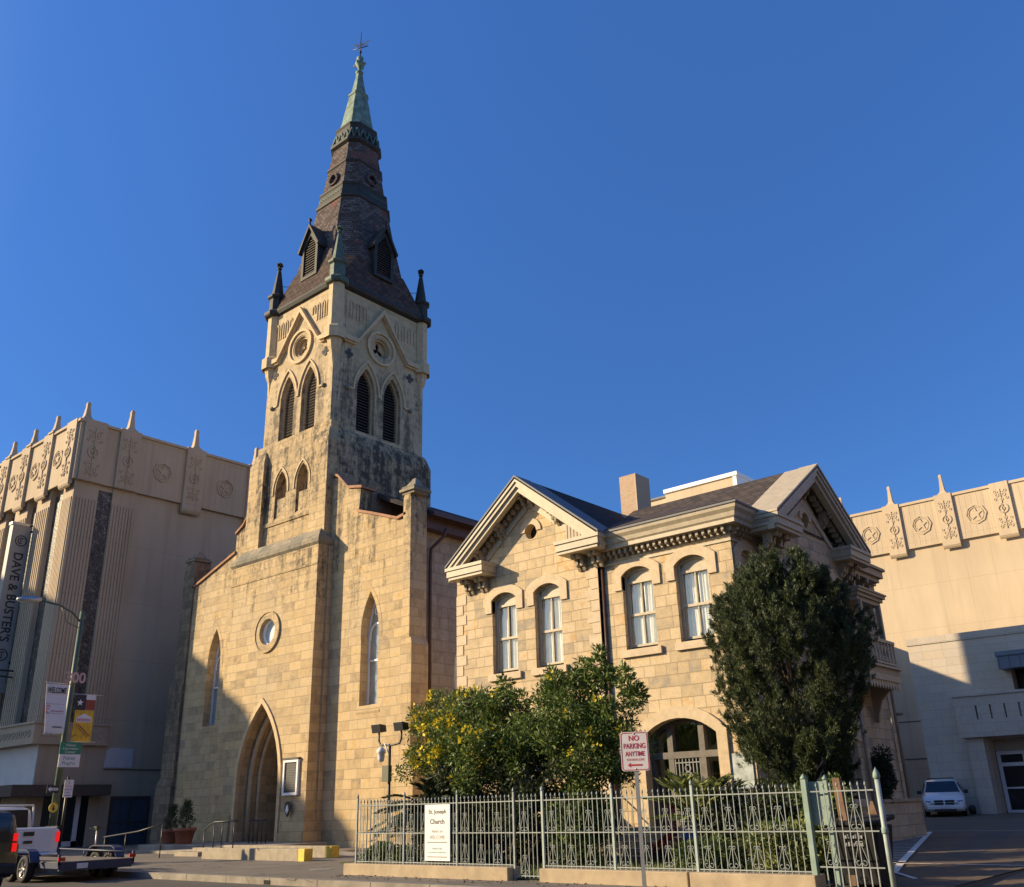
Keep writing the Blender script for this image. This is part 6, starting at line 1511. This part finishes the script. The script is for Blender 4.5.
# conifer
cn = thing('conifer_tree', 'tall dark dense conifer in front of the right corner of the house', 'tree', (-9.1, 20.1, .18))
P = []; D = []
base = np.array([-9.12, 20.1, 0.])
def con_r(z): return float(np.interp(z, [1.4, 1.9, 2.6, 3.6, 4.6, 5.3, 5.9, 6.4, 6.9], [.6, .85, 1.2, 1.56, 1.74, 1.56, 1.22, .75, .15]))
def plume(o, ax_, ln, k, n, spread):
    """an upright feathery bough: k sprays of n scale leaves round a leaning axis"""
    for q in range(k):
        f_ = rng.random(); d = ax_*.8+rng.normal(size=3)*.42; d[2] = abs(d[2])+.25; d /= np.linalg.norm(d)
        b = o+ax_*ln*f_+rng.normal(size=3)*spread*(1.05-f_); s_ = rng.random(n); sl2 = rng.uniform(.12, .24)
        P.append(b+d*(s_*sl2)[:, None]+rng.normal(size=(n, 3))*((1-s_)*.026+.006)[:, None]); D.append(d*1.2+rng.normal(size=(n, 3))*.42)
for i in range(300):
    z = 1.45+5.0*rng.random()**.85; a = rng.random()*2*math.pi; rr_ = con_r(z)*rng.uniform(.62, 1.02)*(1+.10*math.sin(3*a+z*1.3))
    o = base+np.array([math.cos(a)*rr_*.82, math.sin(a)*rr_*.82, z-.3]); lean = rng.uniform(.25, .7)
    ax_ = np.array([math.cos(a)*lean, math.sin(a)*lean, 1.])+rng.normal(size=3)*.12; ax_ /= np.linalg.norm(ax_)
    plume(o, ax_, rng.uniform(.55, 1.1), 19, 46, .10)
for i in range(110):                                     # inner growth
    z = 1.5+4.4*rng.random(); a = rng.random()*2*math.pi; rr_ = con_r(z)*.62*rng.random()**.5
    plume(base+np.array([math.cos(a)*rr_, math.sin(a)*rr_, z-.2]), np.array([0, 0, 1.]), .6, 10, 40, .2)
for dx, dy, top in ((.05, 0, 6.95), (-.45, .1, 6.6), (.45, .1, 6.65), (-.95, 0, 6.2), (.9, .2, 6.05), (-.2, -.3, 6.75), (-1.4, .1, 5.75), (1.3, 0, 5.6), (.25, -.4, 6.45), (-.75, -.4, 6.4), (.65, -.35, 6.35), (-1.65, -.1, 5.2), (1.6, .1, 5.0), (-1.1, -.5, 5.9)):
    plume(base+np.array([dx*.97, dy, top-1.0]), np.array([dx*.16, dy*.1, 1.]), 1.0, 34, 42, .075)
P = np.concatenate(P); D = np.concatenate(D)
rr_ = np.hypot(P[:, 0]-base[0], P[:, 1]-base[1]); lim = np.interp(P[:, 2], [1.2, 1.9, 2.6, 3.6, 4.6, 5.3, 5.9, 6.4, 6.9, 7.2], [.6, .85, 1.2, 1.56, 1.74, 1.56, 1.25, .85, .4, .2])*1.1+.22
ok = (rr_ < lim) & (P[:, 2] > .9); P = P[ok]; D = D[ok]; n = len(P)
foliage(P, D, rng.uniform(.05, .105, n), rng.uniform(.011, .02, n), 'crown', 'leaf_con', cn)
g = MB(); g.tube([(-9.1, 20.1, .1), (-9.12, 20.08, 1.5), (-9.15, 20.1, 3.5), (-9.1, 20.1, 6.3)], .17, 10, .03); tk = part('trunk', g, 'bark', cn)
g = MB()
for k in range(26):
    z = 1.2+k*.18; a = k*2.4; r = 1.1*(1-abs(z-3.5)/4); g.tube([(-9.12, 20.1, z), (-9.12+math.cos(a)*r*.5, 20.1+math.sin(a)*r*.5, z+.25), (-9.12+math.cos(a)*r, 20.1+math.sin(a)*r, z+.75)], .035, 5, .01)
part('limbs', g, 'bark', cn)
# flowering shrubs
s1 = thing('flowering_shrub', 'rounded shrub dotted with yellow flowers left of the group against the church', 'shrub', (-19.3, 18.9, .18))
C, Rr = shrub(s1, (-18.75, 19.3, 3.15), (1.4, 1.1, 1.6), 130, 260, .115, .04, 'leaf_bush')
sel = [i for i in range(len(C)) if C[i][2] > 2.3 and C[i][1] < 19.6]; flowers(s1, C, Rr, 0, .105, 'flower', 13, rng.choice(sel, 120))
s2 = thing('flowering_shrub', 'mid-height shrub with a few yellow flowers between two taller shrubs', 'shrub', (-17.0, 18.8, .18))
C, Rr = shrub(s2, (-17.1, 18.9, 2.75), (1.6, 1.2, 1.6), 130, 250, .12, .042, 'leaf_bush'); sel = [i for i in range(len(C)) if C[i][2] > 1.8 and C[i][1] < 19.2]; flowers(s2, C, Rr, 0, .10, 'flower', 11, rng.choice(sel, 48))
P, D = clumps(np.array([(-16.9, 19.2, 4.3), (-16.85, 19.2, 4.65), (-16.3, 19.2, 4.2), (-17.6, 19.2, 4.1)]), np.array([.3, .22, .28, .3]), 420); n = len(P); foliage(P, D, rng.uniform(.1, .2, n), rng.uniform(.04, .07, n), 'upper_sprays', 'leaf_bush', s2)
s3 = thing('tall_shrub', 'tallest loose green shrub reaching the upper windows left of the house door', 'shrub', (-14.7, 19.4, .18))
C, Rr = shrub(s3, (-14.75, 19.5, 3.0), (1.75, 1.2, 1.7), 150, 230, .13, .045, 'leaf_bush', (.2, .42))
TC = [(-13.9, 19.5, 5.15), (-13.95, 19.5, 4.85), (-13.75, 19.5, 4.5), (-13.2, 19.5, 4.55), (-13.1, 19.5, 4.25), (-15.4, 19.5, 4.75), (-15.35, 19.5, 4.45), (-15.5, 19.5, 4.2), (-14.6, 19.5, 4.6), (-14.4, 19.5, 4.9), (-12.9, 19.5, 4.0), (-14.2, 19.5, 4.4)]
P, D = clumps(np.array(TC), np.array([.18, .25, .3, .22, .28, .2, .27, .3, .28, .2, .28, .3]), 420); n = len(P); foliage(P, D, rng.uniform(.12, .24, n), rng.uniform(.04, .075, n), 'upper_sprays', 'leaf_bush', s3)
sel = [i for i in range(len(C)) if C[i][1] < 19.2]; flowers(s3, C, Rr, 0, .10, 'flower', 10, rng.choice(sel, 9))
s4 = thing('low_shrub', 'low leafy shrub mass behind the fence between church sign and gate', 'shrub', (-15.3, 17.6, .18))
shrub(s4, (-15.7, 18.7, 1.3), (1.4, .8, 1.3), 95, 250, .13, .05, 'leaf_dark', low=-.9)
s5 = thing('low_shrub', 'dark leafy shrub behind the fence below the flowering shrubs', 'shrub', (-17.6, 17.9, .18))
shrub(s5, (-17.6, 18.3, 1.2), (1.5, .8, 1.25), 95, 260, .13, .05, 'leaf_dark', low=-.9)
s6 = thing('low_shrub', 'leafy shrub between the low shrub mass and the entrance steps', 'shrub', (-14.3, 18.5, .18))
shrub(s6, (-14.25, 18.9, 1.35), (.7, .7, 1.3), 60, 230, .13, .05, 'leaf_bush', low=-.9)
hd = thing('clipped_hedge', 'small clipped hedge at the left end of the iron fence', 'hedge', (-18.2, 16.8, .18))
shrub(hd, (-18.25, 16.5, .46), (.8, .32, .36), 90, 2600, .055, .03, 'leaf_bush', (.1, .2), False, low=-.9)
hd2 = thing('clipped_hedge', 'low dark hedge under the sago palm behind the church sign', 'hedge', (-16.4, 16.9, .18))
shrub(hd2, (-16.2, 16.85, .38), (1.1, .4, .28), 80, 2600, .055, .03, 'leaf_dark', (.1, .2), False, low=-.9)
def fronds(root, c0, n, ln, droop, mat, leaflets=26, lw=.30, up0=.5, tilt=1.):
    P = []; D = []; c0 = np.array(c0); g = MB()
    for k in range(n):
        a = 2.399*k; el = up0+(1.2-up0)*rng.random()*tilt; L = ln*rng.uniform(.75, 1.1); pts = []
        for i in range(9):
            s_ = i/8; h = s_*L; pts.append(c0+np.array([math.cos(a)*math.cos(el)*h, math.sin(a)*math.cos(el)*h, math.sin(el)*h-droop*s_**2.2*L]))
        g.tube([tuple(p) for p in pts], .014, 5, .004)
        for j in range(leaflets):
            s_ = .12+.86*j/leaflets; q = s_*8; i = min(7, int(q)); p = pts[i]+(pts[i+1]-pts[i])*(q-i); d = pts[i+1]-pts[i]; d /= np.linalg.norm(d)
            sd_ = np.cross(d, [0, 0, 1]); sd_ /= np.linalg.norm(sd_)
            for e in (-1, 1): P.append(p); D.append(sd_*e+d*.75+np.array([0, 0, .25]))
    n_ = len(P); foliage(np.array(P), np.array(D), np.full(n_, lw)*rng.uniform(.7, 1.1, n_), np.full(n_, .042), 'fronds', mat, root, .1); part('stalks', g, 'leaf_dark', root)
sg = thing('sago_palm', 'dark sago palm with stiff arching fronds behind the fence right of the floodlight pole', 'palm', (-18.1, 17.9, .18))
fronds(sg, (-18.1, 17.9, 1.35), 60, 1.7, .42, 'leaf_dark', 36, .26, .1)
g = MB(); g.tube([(-18.1, 17.9, .1), (-18.1, 17.9, 1.4)], .16, 10, .13); part('trunk', g, 'bark', sg)
fp = thing('fern_palm', 'light green feathery palm beside the right side of the house door', 'palm', (-10.75, 18.4, .18))
fronds(fp, (-10.75, 18.4, 1.15), 44, 1.45, .28, 'leaf_light', 34, .26, .35)
for (x, y, z, rx, rz, mt, lab) in ((-10.45, 18.8, .85, .55, .75, 'leaf_dark', 'dark leafy bush under the left side of the conifer'), (-9.4, 18.3, .9, .95, .8, 'leaf_dark', 'broad dark bush behind the fence below the conifer crown'), (-8.3, 17.1, .62, .75, .5, 'leaf_light', 'yellow-green leafy plant against the fence left of the gate post'), (-9.9, 17.0, .5, .7, .42, 'leaf_bush', 'low green plant against the fence left of the short kerb wall'), (-8.95, 17.6, .6, .5, .5, 'leaf_bush', 'low green plant behind the fence in front of the broad dark bush'), (-8.1, 18.6, 1.0, .6, .8, 'leaf_bush', 'leafy bush behind the gate post panel')):
    o = thing('garden_bush', lab, 'bush', (x, y, .18)); C, Rr = shrub(o, (x, y, z), (rx, .5, rz), 55, 300, .13, .05, mt, (.15, .3), low=-.9)
    if lab.startswith('yellow'): flowers(o, C, Rr, 14, .04, 'whitefl', 6)
    if lab.startswith('dark leafy'): flowers(o, C, Rr, 4, .09, 'redflower', 10)
vb_ = thing('climbing_plant', 'dark climbing plant on the planter wall beside the alley', 'plant', (-11.75, 31.6, 1.47)); shrub(vb_, (-11.68, 31.4, 2.1), (.16, .34, .85), 30, 500, .12, .05, 'leaf_dark', (.18, .32), low=-.9)
# pots
def pot(x, y, label, h, r, hc, dense):
    o = thing('potted_conifer', label, 'potted plant', (x, y, .38))
    g = MB(); g.lathe([(r*.68, .38), (r*.72, .42), (r*.95, .38+h*.8), (r*1.06, .38+h*.8), (r*1.08, .38+h), (r*.95, .38+h), (r*.93, .38+h*.9), (0, .38+h*.88)], (x, y, 0), 22); part('pot', g, 'terracotta', o)
    P = []; D = []
    for k in range(dense):
        t = rng.random(); z = .38+h+t*hc; rr = r*.72*(1-t)**.8*(.55+.45*rng.random()); a = rng.random()*6.283; n = 24; ax_ = np.array([math.cos(a)*.5, math.sin(a)*.5, .8]); o_ = np.array([x+math.cos(a)*rr, y+math.sin(a)*rr, z-.05]); s_ = rng.random(n)
        P.append(o_+ax_*(s_*.22)[:, None]+rng.normal(size=(n, 3))*.035); D.append(ax_+rng.normal(size=(n, 3))*.6)
    P = np.concatenate(P); n = len(P); foliage(P, np.concatenate(D), rng.uniform(.05, .1, n), rng.uniform(.02, .04, n), 'foliage', 'leaf_con', o)
    g = MB(); g.tube([(x, y, .38+h*.5), (x, y, .38+h+hc*.8)], .03, 6, .01); part('stem', g, 'bark', o)
pot(-41.75, 24.3, 'left terracotta pot with a narrow slim conifer by the church front', .60, .40, .95, 70)
pot(-40.35, 24.2, 'terracotta pot with a bushier conifer nearer the church door', .66, .46, 1.05, 90)
# hand truck and bag on the steps
ht = thing('hand_truck', 'red hand truck lying on the steps in front of the house door', 'hand truck', (-13.3, 20.9, .2))
g = MB()
X, Y = -13.02, 20.9
for s_ in (-.16, .16): g.tube([(X-.55, Y+s_, .30), (X-.42, Y+s_, .62), (X-.1, Y+s_, .82), (X, Y+s_, .85), (X+.0, Y+s_*.8, 1.45)], .05, 8)
for a, b in ((-.48, .47), (-.25, .73), (0, 1.0), (0, 1.25)): g.tube([(X+a, Y-.16, b), (X+a, Y+.16, b)], .035, 6)
g.tube([(X, Y-.13, 1.45), (X, Y, 1.52), (X, Y+.13, 1.45)], .045, 8); part('frame', g, 'redpaint', ht)
g = MB(); g.box(X-.52, X-.0, Y-.18, Y+.18, .56, .64); part('toe_plate', g, 'redpaint', ht)
g = MB(); g.tube([(X, Y-.1, 1.5), (X+.02, Y, 1.78)], .03, 8); part('grip', g, 'black', ht)
for s_ in (-.2, .2):
    g = MB(); g.lathe([(.05, -.04), (.12, -.04), (.13, 0), (.12, .04), (.05, .04)], (X-.35, Y+s_, .32), 14, True, 0, (0, 1, 0)); part('wheel', g, 'rubber', ht)
bg_ = thing('duffel_bag', 'blue cloth bag lying beside the red hand truck on the steps', 'bag', (-12.3, 20.9, .3))
g = MB(); g.lathe([(0, -.42), (.16, -.40), (.22, -.25), (.21, .0), (.23, .22), (.15, .40), (0, .43)], (-12.3, 20.9, .72), 16, True, 0, (1, .1, .06)); part('body', g, 'bluebag', bg_)
g = MB(); g.tube([(-12.5, 20.72, .8), (-12.4, 20.68, 1.0), (-12.2, 20.68, 1.02), (-12.1, 20.72, .82)], .02, 6); part('strap', g, 'black', bg_)
# grass in the bed
n = 14000; X = rng.uniform(-19, -7.6, n); Y = rng.uniform(16.25, 20.5, n); k = ~((X > -16.8) & (X < -12.7) & (Y > 20.9)); P = np.stack([X, Y, np.full(n, .18)], 1)[k]; D = np.stack([rng.normal(size=n)*.4, rng.normal(size=n)*.4, np.ones(n)], 1)[k]; n = len(P)
gs_ = foliage(P, D, rng.uniform(.08, .2, n), rng.uniform(.012, .025, n), 'grass', 'leaf_light', None); gs_['kind'] = 'stuff'
# litter of fallen leaves on the pavement by the fence
n = 260; P = np.stack([rng.uniform(-19, -6.2, n), rng.uniform(15.0, 15.85, n)**1., np.full(n, .158)], 1); D = np.stack([rng.normal(size=n), rng.normal(size=n), np.full(n, .06)], 1)
lf = foliage(P, D, rng.uniform(.03, .07, n), rng.uniform(.02, .04, n), 'fallen_leaves', 'bark', None); lf['kind'] = 'stuff'
GROUPS = {'fence_wall': 'low stone kerb walls under the iron fence', 'iron_fence': 'spiked iron fences along the pavement', 'ramp_kerb': 'low ramp kerbs with yellow ends', 'handrail': 'dark handrails before the church', 'potted_conifer': 'potted conifers by the church front', 'flowering_shrub': 'yellow-flowering shrubs', 'low_shrub': 'low shrubs behind the fence', 'clipped_hedge': 'clipped hedges behind the fence', 'garden_bush': 'garden bushes under the conifer', 'banner': 'banners on the street lamp'}
for o in bpy.data.objects:
    k = o.name.split('.')[0]
    if o.parent is None and k in GROUPS: o['group'] = GROUPS[k]
    if '_w' in o: del o['_w']
